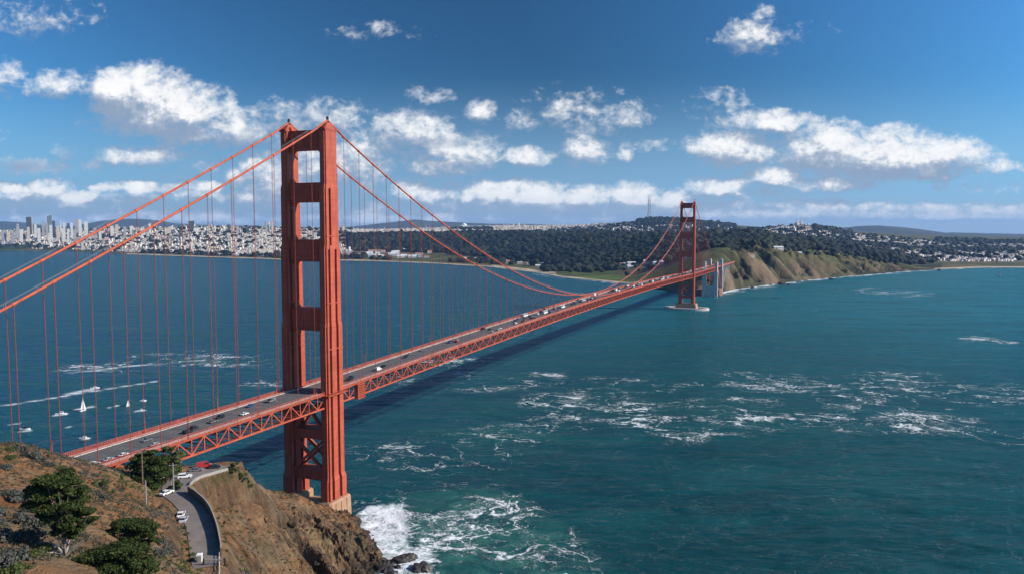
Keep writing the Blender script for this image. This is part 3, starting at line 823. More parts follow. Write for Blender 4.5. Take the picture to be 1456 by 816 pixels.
def hill_h(x, y, rough=True):
    x = np.asarray(x, float); y = np.asarray(y, float)
    h = hill_tps(np.stack([x / 60, y / 60], 1))
    if rough:
        # a rock step along the gully
        best = np.full(x.shape, 1e9); side = np.zeros_like(x) - 1
        for (ax, ay), (bx, by) in zip(GULLY[:-1], GULLY[1:]):
            vx, vy = bx - ax, by - ay
            k = np.clip(((x - ax) * vx + (y - ay) * vy) / (vx * vx + vy * vy), 0, 1)
            dd = np.hypot(x - ax - k * vx, y - ay - k * vy)
            side = np.where(dd < best, np.sign(vx * (y - ay) - vy * (x - ax)), side); best = np.minimum(best, dd)
        damp = 1 - .88 * np.exp(-(best / 13) ** 2)
        # steep seaward face: ribs running down the slope, broken rock
        face = sstep(-125, -95, x) * sstep(200, 250, y)
        run = (x * .80 - y * .60); across = x * .60 + y * .80
        rib = ridged(across * .045 + .8 * fbm(x * .03, y * .03, 3), run * .016, 4)
        h = h + face * damp * (rib - .66) * 15 * np.clip(h / 15, .15, 1)
        rocky = sstep(-112, -88, x) * sstep(285, 330, y + .5 * (x + 90))
        rib2 = ridged(across * .13 + .7 * fbm(x * .08, y * .08, 3), run * .045, 5, .6)
        h = h + face * damp * (rib2 - .62) * (5.5 + 6.5 * rocky)
        rib3 = ridged(across * .42 + fbm(x * .2, y * .2, 2), run * .22, 4, .6)
        h = h + face * (rib3 - .62) * (1.6 + 3.6 * rocky) * sstep(.30, .55, fbm(x * .05 + 9, y * .05, 3))
        h = h + (1 - face) * 3.0 * (fbm(x * .035, y * .035, 5) - .5) + 2.2 * (fbm(x * .16, y * .16, 4) - .5) + .7 * (fbm(x * .5, y * .5, 3) - .5)
        sd_ = best * side + 2.2 * (fbm(x * .1, y * .1, 3) - .5)
        fade = 1 - sstep(30, 60, best)
        h = h + fade * (6.2 * np.exp(-((sd_ - 2.0) / 2.0) ** 2) - 5.4 * np.exp(-((sd_ + 1.8) / 1.9) ** 2))
    d, rz, rw = road_near(x, y)
    k = 1 - sstep(rw + .6, rw + 5.0, d)
    h = h * (1 - k) + (rz - .12) * k
    # keep the approach span free
    s_, t_ = to_bridge(x, y)
    under = (s_ > -215) & (s_ < -6) & (np.abs(t_) < 17)
    h = np.where(under, np.minimum(h, np.where(s_ > -138, 63.5, 71.6)), h)
    return h
BX, BY, BTH = -115.19, 438.44, 0.3912
SPAN, WCAB, HTOP, HDECK, CROWN = 1268.0, 13.24, 227.0, 75.3, 6.47
def to_bridge(x, y):
    dx, dy = x - BX, y - BY
    return dx * math.sin(BTH) + dy * math.cos(BTH), dx * math.cos(BTH) - dy * math.sin(BTH)
def from_bridge(s, t):
    return BX + s * math.sin(BTH) + t * math.cos(BTH), BY + s * math.cos(BTH) - t * math.sin(BTH)

def make_hill_mat():
    m, t, b = new_mat('headland_ground')
    geo = t.node('ShaderNodeNewGeometry')
    p = geo.outputs['Position']; nz = t.sep(geo.outputs['True Normal'])[2]
    n1 = t.noise(p, .035, 8, .65, .4); n2 = t.noise(p, .22, 8, .68, .3); n3 = t.noise(p, 1.1, 5, .65)
    zone = t.attr('rocky')
    soil = t.mix(t.ramp(n2, .32, .68), (0.185, 0.080, 0.032), (0.33, 0.180, 0.085))
    soil = t.mix(t.ramp(n1, .42, .62), soil, (0.215, 0.150, 0.088))
    soil = t.mix(t.ramp(n3, .55, .75, 0, .55), soil, (0.09, 0.058, 0.035))
    st = t.noise(t.mapping(p, (.55, .55, .12)), .35, 8, .68, .4)
    rock = t.mix(t.ramp(st, .38, .62), (0.024, 0.018, 0.014), (0.150, 0.102, 0.064))  # dark streaks paint the shade of crevices into the rock
    rock = t.mix(t.ramp(n2, .52, .72, 0, .6), rock, (0.14, 0.080, 0.040))
    rock = t.mix(t.ramp(n3, .48, .72, 0, .75), rock, (0.032, 0.025, 0.020))
    c = t.mix(zone, soil, rock)
    green = t.m('MULTIPLY', t.ramp(t.noise(p, .06, 6, .65, .5), .56, .68), t.ramp(n3, .35, .6))
    c = t.mix(t.m('MULTIPLY', green, .75), c, (0.055, 0.060, 0.022))
    straw = t.m('MULTIPLY', t.ramp(t.noise(p, .09, 5, .6, .5), .55, .68), .6)
    c = t.mix(straw, c, (0.285, 0.20, 0.105))
    z = t.sep(p)[2]
    wet = t.ramp(t.m('ADD', z, t.m('MULTIPLY', n2, 5)), 4.0, 9.0, .75, 0)
    c = t.mix(wet, c, (0.03, 0.027, 0.022))
    t.put(b.inputs['Base Color'], c)
    b.inputs['Roughness'].default_value = .95
    b.inputs['Specular IOR Level'].default_value = .15
    h = t.m('ADD', t.m('MULTIPLY', n2, 1.6), t.m('ADD', t.m('MULTIPLY', n3, .6), t.m('MULTIPLY', st, 1.2)))
    t.put(b.inputs['Normal'], t.bump(h, 1.0, 1.6))
    return m
HILLMAT = make_hill_mat()
def build_hill():
    xs = np.concatenate([np.arange(-430, -240, 3.0), np.arange(-240, -35, 0.75), np.arange(-35, 90, 2.5)])
    ys = np.concatenate([np.arange(20, 90, 2.5), np.arange(90, 460, 0.8), np.arange(460, 480, 3)])
    X, Y = np.meshgrid(xs, ys)
    x, y = X.ravel(), Y.ravel()
    h = hill_h(x, y)
    nr, nc = X.shape
    i = np.arange(nr * nc).reshape(nr, nc)
    q = np.stack([i[:-1, :-1], i[:-1, 1:], i[1:, 1:], i[1:, :-1]], -1).reshape(-1, 4)
    keep = (h[q] > -8).any(1)
    o = mesh_np('headland_terrain', np.stack([x, y, np.maximum(h, -12)], 1), [q[keep]], [HILLMAT], smooth=True)
    gy, gx = np.gradient(h.reshape(nr, nc), ys, xs)
    slope = np.hypot(gx, gy)
    rk = sstep(.75, 1.25, slope + .5 * (fbm(X * .05, Y * .05, 4) - .5)) * .7
    rk = np.maximum(rk, sstep(-92, -70, X + .25 * (Y - 300) * -1 * 0) * sstep(290, 330, Y + .6 * (X + 90)) )
    rk = np.clip(rk * (.7 + .6 * fbm(X * .08, Y * .08, 4)), 0, 1)
    fl = (rk.ravel()[q[keep]].mean(1) < .45)
    o.data.polygons.foreach_set('use_smooth', fl)
    a = o.data.attributes.new('rocky', 'FLOAT', 'POINT')
    a.data.foreach_set('value', rk.ravel().astype(np.float32))
    tag(o, kind='structure')
build_hill()
def ground(x, y):
    return float(hill_h(np.array([x]), np.array([y]))[0])

def hit(px, py, rough=True, smooth_only=False):
    """the spot on the headland that the photograph shows at a pixel"""
    d = ray(px, py); Y = np.linspace(85, 440, 1400)
    x, y, z = d[0] * Y, Y, d[2] * Y + CAM_H
    h = hill_tps(np.stack([x / 60, y / 60], 1)) if smooth_only else hill_h(x, y, rough)
    k = np.nonzero(z < h)[0]
    i = k[0] if len(k) else len(Y) - 1
    return np.array([x[i], y[i], h[i]])
def build_road():
    n = len(ROADC); V = []; T = np.gradient(ROADC[:, :2], axis=0)
    T /= np.linalg.norm(T, axis=1)[:, None]
    Nn = np.stack([T[:, 1], -T[:, 0]], 1)           # to the right when walking uphill
    for k in (-1, -.5, 0, .5, 1):
        V.append(np.concatenate([ROADC[:, :2] + Nn * (ROADW * k)[:, None], ROADC[:, 2:3] + .06 - .02 * abs(k)], 1))
    V = np.concatenate(V); i = np.arange(5 * n).reshape(5, n)
    q = np.stack([i[:-1, :-1], i[1:, :-1], i[1:, 1:], i[:-1, 1:]], -1).reshape(-1, 4)
    m, t, b = new_mat('worn_asphalt')
    p = t.node('ShaderNodeNewGeometry').outputs['Position']
    nn = t.noise(p, .3, 7, .65); n2 = t.noise(p, 2.5, 4, .6)
    c = t.mix(t.ramp(nn, .3, .7), (0.145, 0.120, 0.106), (0.205, 0.172, 0.152))
    c = t.mix(t.ramp(n2, .55, .75, 0, .3), c, (0.09, 0.08, 0.075))
    t.put(b.inputs['Base Color'], c); b.inputs['Roughness'].default_value = .9
    tag(mesh_np('road', V, [q], [m]), kind='structure')
    return Nn
ROADN = build_road()

# ------------------------------------------------------------------ the suspension bridge
def deck_h(s):
    if s < 0: return HDECK + .0027 * s
    if s > SPAN: return HDECK - .004 * (s - SPAN)
    return HDECK + CROWN * (1 - ((s - SPAN / 2) / (SPAN / 2)) ** 2)
SIDE = 343.0
def cable_h(s):
    if s < 0:
        u = -s / SIDE; return HTOP - 151 * u - 20 * u * (1 - u)
    if s > SPAN:
        u = (s - SPAN) / SIDE; return HTOP - 151 * u - 20 * u * (1 - u)
    return HDECK + CROWN + 2.2 + (HTOP - HDECK - CROWN - 2.2) * ((s - SPAN / 2) / (SPAN / 2)) ** 2
bridge = empty('suspension_bridge', (BX, BY, 0), -BTH, 'long orange suspension bridge with two tall portal towers crossing the strait', 'bridge')

def leg_poly(wt, ws, ribs, side):
    """plan of a tower leg: long faces fluted with upright grooves, short faces with one"""
    ht, hs = wt / 2, ws / 2
    gd = min(1.55, wt * .33)
    def face(sign):
        pts = []
        if ribs == 3: cuts = [(-.34, -.20), (.07, .21)]
        elif ribs == 2: cuts = [(-.26, -.10)]
        else: cuts = []
        for a, c in cuts:
            pts += [(sign * ht, a * ws), (sign * (ht - gd), a * ws), (sign * (ht - gd), c * ws), (sign * ht, c * ws)]
        return pts
    cn = .10 * ws; ci = .18 * wt
    right = face(1); left = face(-1)[::-1]
    poly = [(ht - ci, -hs), (ht - ci, -hs + cn * .6), (ht, -hs + cn * .6)] + right + [(ht, hs - cn * .6), (ht - ci, hs - cn * .6), (ht - ci, hs)]
    poly += [(-ht + ci, hs), (-ht + ci, hs - cn * .6), (-ht, hs - cn * .6)] + left + [(-ht, -hs + cn * .6), (-ht + ci, -hs + cn * .6), (-ht + ci, -hs)]
    return poly
LEGS = [(13, 27, 6.6, 17.8, 3), (27, 113, 5.4, 15.8, 3), (113, 156, 4.9, 14.6, 3), (156, 190, 4.5, 12.9, 2), (190, 221.5, 4.2, 11.2, 0)]
def make_tower(s0, near):
    tw = empty('tower', (0, s0, 0), parent=bridge)
    for sd in (1, -1):
        mb = MB()
        for (z0, z1, wt, ws, rb) in LEGS:
            poly = [(p[0] + sd * WCAB, p[1]) for p in leg_poly(wt, ws, rb, sd)]
            if z0 == 13:
                mb.prism(poly, 13, 24.5)
                up = [(p[0] + sd * WCAB, p[1]) for p in leg_poly(5.6, 16.0, rb, sd)]
                mb.prism(poly, 24.5, 27.2, poly2=up)
            else:
                mb.prism(poly, z0, z1)
                # sloped shoulder where the shaft steps back, and a thin band
                nx = leg_poly(wt * .93, ws * .92, rb, sd)
                mb.prism(poly, z1, z1 + 2.2, poly2=[(p[0] + sd * WCAB, p[1]) for p in nx])
        for zb in (100, 126, 163.5):
            w = [l for l in LEGS if l[0] <= zb < l[1]][0]
            for a in (-1, 1):
                mb.box((sd * WCAB + a * (w[2] / 2 + .12), 0, zb), (.24, w[3] * .94, .5))
                mb.box((sd * WCAB, a * (w[3] / 2 + .12), zb), (w[2] * .6, .24, .5))
        mb.build('leg', ORANGE_P, tw)
        # saddle housing with a small lantern on top
        sv = MB()
        sv.box((sd * WCAB, 0, 222.6), (4.5, 11.6, 1.0))
        sv.prism([(sd * WCAB - 1.9, -5.4), (sd * WCAB + 1.9, -5.4), (sd * WCAB + 1.9, 5.4), (sd * WCAB - 1.9, 5.4)], 223.1, 226.6,
                 poly2=[(sd * WCAB - 1.0, -1.6), (sd * WCAB + 1.0, -1.6), (sd * WCAB + 1.0, 1.6), (sd * WCAB - 1.0, 1.6)])
        for a in (-5.3, 5.3):
            for q in (-1.9, 1.9): sv.bar((sd * WCAB + q, a, 223), (sd * WCAB + q, a, 224.3), .12)
        so = sv.build('saddle_housing', ORANGE_D, tw)
        lb = MB().lathe([(.35, 226.4), (.35, 228.0), (.7, 228.1), (.75, 229.5), (.5, 230.0), (.1, 230.2)], 10, (sd * WCAB, 0, 0))
        lb.build('beacon', DARKMETAL, so)
    # portal struts with pleated faces and bracketed corners
    for (z0, z1, wt, dep) in [(212.2, 222.2, 4.3, 5.6), (183, 193, 4.6, 6.4), (149.5, 161, 5.0, 7.4), (110.5, 122.3, 5.4, 8.6)]:
        mb = MB(); hx = WCAB - wt / 2 + .5
        mb.box((0, 0, (z0 + z1) / 2), (2 * hx, dep, z1 - z0))
        mb.box((0, 0, z1 + .22), (2 * hx - .6, dep + .8, .45)); mb.box((0, 0, z0 - .22), (2 * hx - .6, dep + .8, .45))
        nrib = 11
        for k in range(nrib):
            x = (k + .5) / nrib * 2 * (hx - .6) - (hx - .6)
            for a in (-1, 1):
                mb.prism([(x - .62, a * dep / 2), (x + .62, a * dep / 2), (x, a * (dep / 2 + .55))][::a], z0 + 1.2, z1 - 1.2)
        for a in (-1, 1):
            # curved brackets below the strut, in steps
            pts = []
            for k in range(9):
                an = k / 8 * math.pi / 2
                pts.append((hx - 4.2 + 4.2 * math.sin(an) if True else 0, z0 - 4.6 + 4.6 * math.cos(an)))
            poly = [(hx, z0)] + pts[::-1]
            vs = [(a * p[0], -dep * .38, p[1]) for p in poly] + [(a * p[0], dep * .38, p[1]) for p in poly]
            n = len(poly); fs = [tuple(range(n)), tuple(range(2 * n - 1, n - 1, -1))] + [(i, n + i, n + (i + 1) % n, (i + 1) % n) for i in range(n)]
            mb.add(vs, fs)
            # stepped corbel above the strut
            mb.box((a * (hx - .9), 0, z1 + 1.0), (1.7, dep * .7, 1.2)); mb.box((a * (hx - .5), 0, z1 + 2.2), (.9, dep * .6, 1.2))
        mb.build('portal_strut', ORANGE_P, tw)
    # braces below the deck
    hx = WCAB - 2.2
    mb = MB()
    for a in (-1, 1):
        for y in (-4.6, 4.6):
            mb.bar((a * hx, y, 52), (a * 0.2, y, 66), 1.9, 1.3); 
            mb.bar((-a * hx, y, 29), (a * hx, y + .004 * a, 48), 1.9, 1.3)
    mb.build('cross_brace', ORANGE, tw)
    for (z0, z1) in ((47.6, 52.6), (23.6, 28.6)):
        sb = MB().box((0, 0, (z0 + z1) / 2), (2 * hx, 10, z1 - z0))
        sb.box((0, 0, z1 + .2), (2 * hx - .5, 10.6, .35))
        sb.build('brace_strut', ORANGE_P, tw)
    # concrete pier
    pb = MB()
    if near:
        for sd in (1, -1):
            c = sd * WCAB
            poly = [(c - 5.2, -10.2), (c + 4.0, -10.2), (c + 5.2, -9), (c + 5.2, 9), (c + 4.0, 10.2), (c - 5.2, 10.2)]
            pb.prism([(q[0] * 1.0 + (.5 * sd if q[0] * sd > c * sd else 0), q[1] * 1.05) for q in poly], -6, 12.2, poly2=poly)
            pb.prism(poly, 12.2, 13.1, poly2=[((q[0] - c) * .88 + c, q[1] * .92) for q in poly])
            for k in (-5, 0.2, 5.6): pb.box((c + 5.35 , k, 6.4), (.5, 1.6, 11.0))
        pb.box((0, 0, 5), (2 * WCAB - 10.6, 15, 8))
    else:
        poly = [(-23, -12), (23, -12), (24.5, -8), (24.5, 8), (23, 12), (-23, 12), (-24.5, 8), (-24.5, -8)]
        pb.prism(poly, -6, 13.0, poly2=[(q[0] * .86, q[1] * .9) for q in poly])
    pb.build('pier', CONCRETE, tw)
    if not near:
        fb = MB(); n = 40
        for k in range(n):
            a0, a1 = 2 * math.pi * k / n, 2 * math.pi * (k + 1) / n
            o0 = (47 * math.cos(a0), 27 * math.sin(a0)); o1 = (47 * math.cos(a1), 27 * math.sin(a1))
            i0 = (39 * math.cos(a0), 20 * math.sin(a0)); i1 = (39 * math.cos(a1), 20 * math.sin(a1))
            fb.prism([o0, o1, i1, i0][::1], -6, 4.6)
        fb.build('fender_ring', CONCRETE_P, tw)
    # small service platform around the legs at deck height
    for sd in (1, -1):
        cb = MB()
        cb.box((sd * (WCAB + 3.6), 0, deck_h(0) - 1.2), (1.5, 17.6, .5))
        for a in (-1, 1): cb.box((sd * WCAB, a * 8.8, deck_h(0) - 1.2), (8.6, 1.4, .5))
        for k in range(13):
            y = -8.6 + 17.2 * k / 12
            cb.bar((sd * (WCAB + 4.2), y, deck_h(0) - 1), (sd * (WCAB + 4.2), y, deck_h(0) + .3), .12)
        cb.bar((sd * (WCAB + 4.2), -9, deck_h(0) + .3), (sd * (WCAB + 4.2), 9, deck_h(0) + .3), .14)
        cb.build('leg_walkway', ORANGE, tw)
    return tw
make_tower(0, True)
make_tower(SPAN, False)

# deck: roadway, sidewalks, trusses, railings
S0, S1 = -212, SPAN + SIDE + 20
def srange(a, b, st): 
    n = int(round((b - a) / st)); return [a + (b - a) * i / n for i in range(n + 1)]
def ribbon(mb, t0, t1, dz0, dz1, ss, mi=0, dh=deck_h):
    """solid strip along the bridge between lateral t0..t1, dz0..dz1 about deck height"""
    vs = []; fs = []
    for s in ss:
        h = dh(s)
        vs += [(t0, s, h + dz0), (t1, s, h + dz0), (t1, s, h + dz1), (t0, s, h + dz1)]
    for i in range(len(ss) - 1):
        for k in range(4):
            k2 = (k + 1) % 4
            fs.append((4 * i + k, 4 * i + k2, 4 * (i + 1) + k2, 4 * (i + 1) + k))
    e = 4 * (len(ss) - 1)
    fs += [(3, 2, 1, 0), (e, e + 1, e + 2, e + 3)]
    mb.add(vs, fs, mi)
SS = srange(S0, S1, 15.24)
def build_deck():
    mk = MB(); ribbon(mk, -9.45, 9.45, -1.1, -.55, SS)
    for t in (-6.3, -3.15, 0.0, 3.15, 6.3):
        s = S0 + 4
        while s < S1:
            mk.box((t, s, deck_h(s) - .546), (.16 if t else .2, 4.2, .012), mi=1); s += 13.5
    mk.build('roadway', [ASPHALT, simple('worn_road_paint', (.30, .29, .27), .8)], bridge)
    for sd in (-1, 1):
        mb = MB(); ribbon(mb, *sorted((sd * 9.45, sd * 12.55)), -1.0, -.28, SS); 
        mb.build('sidewalk', CONCRETE_P, bridge)
        rl = MB()
        for (t, hh, st) in ((sd * 13.95, 1.15, 3.81), (sd * 9.75, .75, 7.62)):
            for s in srange(S0, S1, st):
                h = deck_h(s) - .3
                rl.box((t, s, h + hh / 2), (.14, .2, hh))
            ribbon(rl, t - .1, t + .1, -.3 + hh, -.3 + hh + .16, SS)
            ribbon(rl, t - .05, t + .05, -.3 + hh * .15, -.3 + hh * .27, SS)
            ribbon(rl, t - .04, t + .04, -.3 + hh * .55, -.3 + hh * .62, SS)
            if abs(t) > 12:
                # close-set pickets read as a screen from afar
                for s in srange(S0, S1, .95)[:: 1 if True else 1]:
                    h = deck_h(s) - .3
                    if -170 < s < 420: rl.box((t, s, h + hh * .55), (.06, .22, hh * .8))
                if True: ribbon(rl, t - .03, t + .03, -.3 + .2, -.3 + hh, [x for x in SS if x >= 415])
        rl.build('railing', ORANGE, bridge)
        tr = MB(); T = sd * WCAB
        PN = 7.62; N = int((SPAN + SIDE - S0) / PN)
        ribbon(tr, T - .5, T + .5, -1.15, -.32, SS); ribbon(tr, T - .5, T + .5, -8.7, -7.95, SS)
        ribbon(tr, *sorted((T - sd * .1, sd * 14.2)), -.62, -.34, SS)
        for i in range(N + 1):
            s = S0 + i * PN; h = deck_h(s)
            if abs(s) < 6 or abs(s - SPAN) < 6: continue
            tr.bar((T, s, h - 8), (T, s, h - 1.1), .46, .42, up=(1, 0, 0))
            if i < N:
                h2 = deck_h(s + PN)
                if i % 2: tr.bar((T, s, h - 1.1), (T, s + PN, h2 - 8.1), .5, .44, up=(1, 0, 0))
                else: tr.bar((T, s, h - 8.1), (T, s + PN, h2 - 1.1), .5, .44, up=(1, 0, 0))
        tr.build('stiffening_truss', ORANGE, bridge)
    fb = MB(); s = S0; i = 0
    while s < SPAN + SIDE:
        h = deck_h(s)
        fb.box((0, s, h - 1.75), (2 * WCAB - .9, .5, 1.25))
        fb.box((0, s, h - 8.3), (2 * WCAB - .9, .35, .4))
        if i % 2 == 0:
            fb.bar((-WCAB, s, h - 8.32), (WCAB, s + 15.24, deck_h(s + 15.24) - 8.32), .35)
            fb.bar((WCAB, s, h - 8.36), (-WCAB, s + 15.24, deck_h(s + 15.24) - 8.36), .35)
        s += PN; i += 1
    fb.build('floor_beams', ORANGE_D, bridge)
    # hanging maintenance gondola on the outer truss
    g = MB(); s = 26; h = deck_h(s)
    for k in range(9): g.box((WCAB + 1.5, s, h - 9.6 + k * 1.05), (2.2, 7.4, .42))
    for a in (-3.7, 0, 3.7):
        for q in (.5, 2.5): g.bar((WCAB + q, s + a, h - 9.8), (WCAB + q, s + a, h - .2), .26)
    g.build('maintenance_gondola', ORANGE, bridge)
build_deck()

CABLE_POS = [-15.24 * k for k in range(1, 14)] + [15.24 * i for i in range(1, 83)]
def build_cables():
    for sd in (-1, 1):
        T = sd * WCAB
        ss = srange(-SIDE + 25, 0, 12) + srange(0, SPAN, 15.24)[1:] + srange(SPAN, SPAN + SIDE - 4, 15)[1:]
        cm = MB().tube([(T, s, cable_h(s) + (1.0 if s in (0, SPAN) else 0)) for s in ss], .52, 10)
        for s in CABLE_POS:
            d = (cable_h(s + .5) - cable_h(s - .5))
            cm.tube([(T, s - .7, cable_h(s) - .7 * d), (T, s + .7, cable_h(s) + .7 * d)], .72, 8)
        c = cm.build('main_cable', ORANGE, bridge)
        hb = MB()
        for a in (-.5, .5):
            for (A, B) in ((-SIDE + 25, -6), (6, SPAN / 2 - 60), (SPAN / 2 + 60, SPAN - 6)):
                pts = [(T + a, s, cable_h(s) + 1.75) for s in srange(A, B, 12)]
                hb.tube(pts, .045, 4)
                for s in srange(A, B, 12): hb.bar((T + a, s, cable_h(s) + .3), (T + a, s, cable_h(s) + 1.75), .07)
        hb.build('hand_rope', GREYWOOD, c)
    unit = MB()
    for a in (-.2, .2):
        unit.tube([(a, 0, 0), (a, 0, 1)], .075, 5)
    um = unit.build('suspender_rope', ORANGE_D)
    me = um.data; bpy.data.objects.remove(um)
    pos = []
    k = 1
    while -15.24 * k > -200: pos.append(-15.24 * k); k += 1
    mainp = [15.24 * i for i in range(1, int(SPAN / 15.24) + 1) if SPAN - 15.24 * i > 8]
    pos += mainp
    items = [(s, sd) for s in pos for sd in (-1, 1) if cable_h(s) - deck_h(s) > 3]
    near_, far_ = items[:100], items[100:]
    for s, sd in near_:
        o = bpy.data.objects.new('suspender_rope', me); link(o); o.parent = bridge
        o.location = (sd * WCAB, s, deck_h(s) - .4); o.scale = (1, 1, cable_h(s) - deck_h(s) + .4)
    fr = MB()
    for s, sd in far_ + [(SPAN + 15.24 * i, sd) for i in range(1, 22) for sd in (-1, 1)]:
        for a in (-.2, .2):
            fr.tube([(sd * WCAB + a, s, deck_h(s) - .4), (sd * WCAB + a, s, cable_h(s))], .075, 4)
    tag(fr.build('suspender_rope', ORANGE_D, bridge), kind='stuff')
build_cables()

def build_south_end():
    # concrete pylons and the arch span over the old fort
    for s, hh in ((SPAN + SIDE, 86.0), (SPAN + SIDE + 98, 90.0)):
        mb = MB()
        for sd in (-1, 1):
            c = sd * 14.5
            mb.box((c, s, (deck_h(s) - 10) / 2), (9, 13, deck_h(s) - 10))
            mb.box((c, s, (hh + deck_h(s) - 10) / 2), (7.4, 11, hh - deck_h(s) + 10))
            mb.box((c, s, hh + .5), (6.2, 9, 1.2))
            for a in (-1, 1):
                mb.box((c + a * 4.6, s - 3, (deck_h(s) - 12) / 2), (.7, 1.6, deck_h(s) - 14)); mb.box((c + a * 4.6, s + 3, (deck_h(s) - 12) / 2), (.7, 1.6, deck_h(s) - 14))
        mb.box((0, s, deck_h(s) - 16), (21, 9, 9))
        mb.box((0, s, 14), (21, 8, 28))
        mb.build('pylon', CONCRETE_P, bridge)
    s = SPAN + SIDE + 98
    MB().box((-4, s + 18, 28), (30, 22, 56)).box((-4, s + 18, 57), (31.5, 23, 1.4)).build('anchorage_block', CONCRETE_P, bridge)
    ar = MB(); a0, a1 = SPAN + SIDE + 8, SPAN + SIDE + 91
    for sd in (-1, 1):
        P = []
        for k in range(13):
            u = k / 12; P.append((sd * 12.5, a0 + (a1 - a0) * u, 22 + 40 * (1 - (2 * u - 1) ** 2)))
        for p, q in zip(P[:-1], P[1:]):
            ar.bar(p, q, 1.4, 2.4); ar.bar((p[0], p[1], p[2] - 5), (q[0], q[1], q[2] - 5), 1.2, 1.2); ar.bar(p, (q[0], q[1], q[2] - 5), .6)
        for p in P: ar.bar(p, (p[0], p[1], 68), .9)
    ar.build('arch_span', ORANGE, bridge)
    dk = MB()
    ss = srange(S1, SPAN + SIDE + 420, 20)
    ribbon(dk, -9.4, 9.4, -1.1, -.55, ss, 1); ribbon(dk, -14, 14, -2.6, -1.15, ss, 0)
    for sd in (-1, 1): ribbon(dk, sd * 13.9 - .12, sd * 13.9 + .12, -1.1, .9, ss, 0)
    for x in ss[6:]:
        for sd in (-1, 1): dk.box((sd * 10, x, deck_h(x) / 2 - 2), (2.5, 2.5, deck_h(x) - 4), mi=2)
    dk.build('approach_viaduct', [ORANGE, ASPHALT, CONCRETE_P], bridge)
    # old brick fort under the arch
    ft = empty('brick_fort', (*from_bridge(SPAN + SIDE + 52, -8), 0), -BTH, 'low square brown fort on the shore beneath the bridge arch behind the far tower', 'fort')
    brick = simple('old_brick', (0.22, 0.10, 0.07), .9)
    w = MB()
    for a, c in (((-26, 0), (5, 62)), ((26, 0), (5, 62)), ((0, -29), (47, 5)), ((0, 29), (47, 5))): w.box((a[0], a[1], 8), (c[0], c[1], 15))
    w.box((0, 0, 1.5), (62, 74, 3))
    for r in (5, 9.5):
        for k in range(9): w.box((28.56, -24 + k * 6, r), (.12, 1.4, 1.8), mi=1); w.box((-20 + k * 5, -31.56, r), (1.4, .12, 1.8), mi=1)
    w.build('wall', [brick, DARKMETAL], ft)
    MB().box((0, 0, 15.7), (58, 68, .4)).box((10, 20, 18.5), (5, 5, 5.2)).build('roof', brick, ft)
build_south_end()

# ------------------------------------------------------------------ far woods
def ico(sub):
    bm = bmesh.new(); bmesh.ops.create_icosphere(bm, subdivisions=sub, radius=1)
    bm.verts.ensure_lookup_table()
    V = np.array([v.co[:] for v in bm.verts]); Fc = np.array([[v.index for v in f.verts] for f in bm.faces]); bm.free()
    return V, Fc
IV1, IF1 = ico(2)
IV2, IF2 = ico(4)
def leafmat(name, dark, light, warm=(0.10, 0.075, 0.03), rough=.8):
    m, t, b = new_mat(name)
    a = t.attr('tint')
    p = t.node('ShaderNodeNewGeometry').outputs['Position']
    c = t.mix(a, dark, light)
    c = t.mix(t.ramp(t.attr('warm'), .75, .95, 0, .7), c, warm)
    t.put(b.inputs['Base Color'], c)
    b.inputs['Roughness'].default_value = rough
    b.inputs['Specular IOR Level'].default_value = .2
    return m, t, b
def add_attr(o, nm, a):
    at_ = o.data.attributes.new(nm, 'FLOAT', 'POINT'); at_.data.foreach_set('value', np.asarray(a, dtype=np.float32))
def scatter(px0, px1, Y0, Y1, n):
    """even scatter over ground between two bearings and two distances"""
    px = RNG.uniform(px0, px1, n); Y = np.sqrt(RNG.uniform(Y0 ** 2, Y1 ** 2, n)); return px, Y
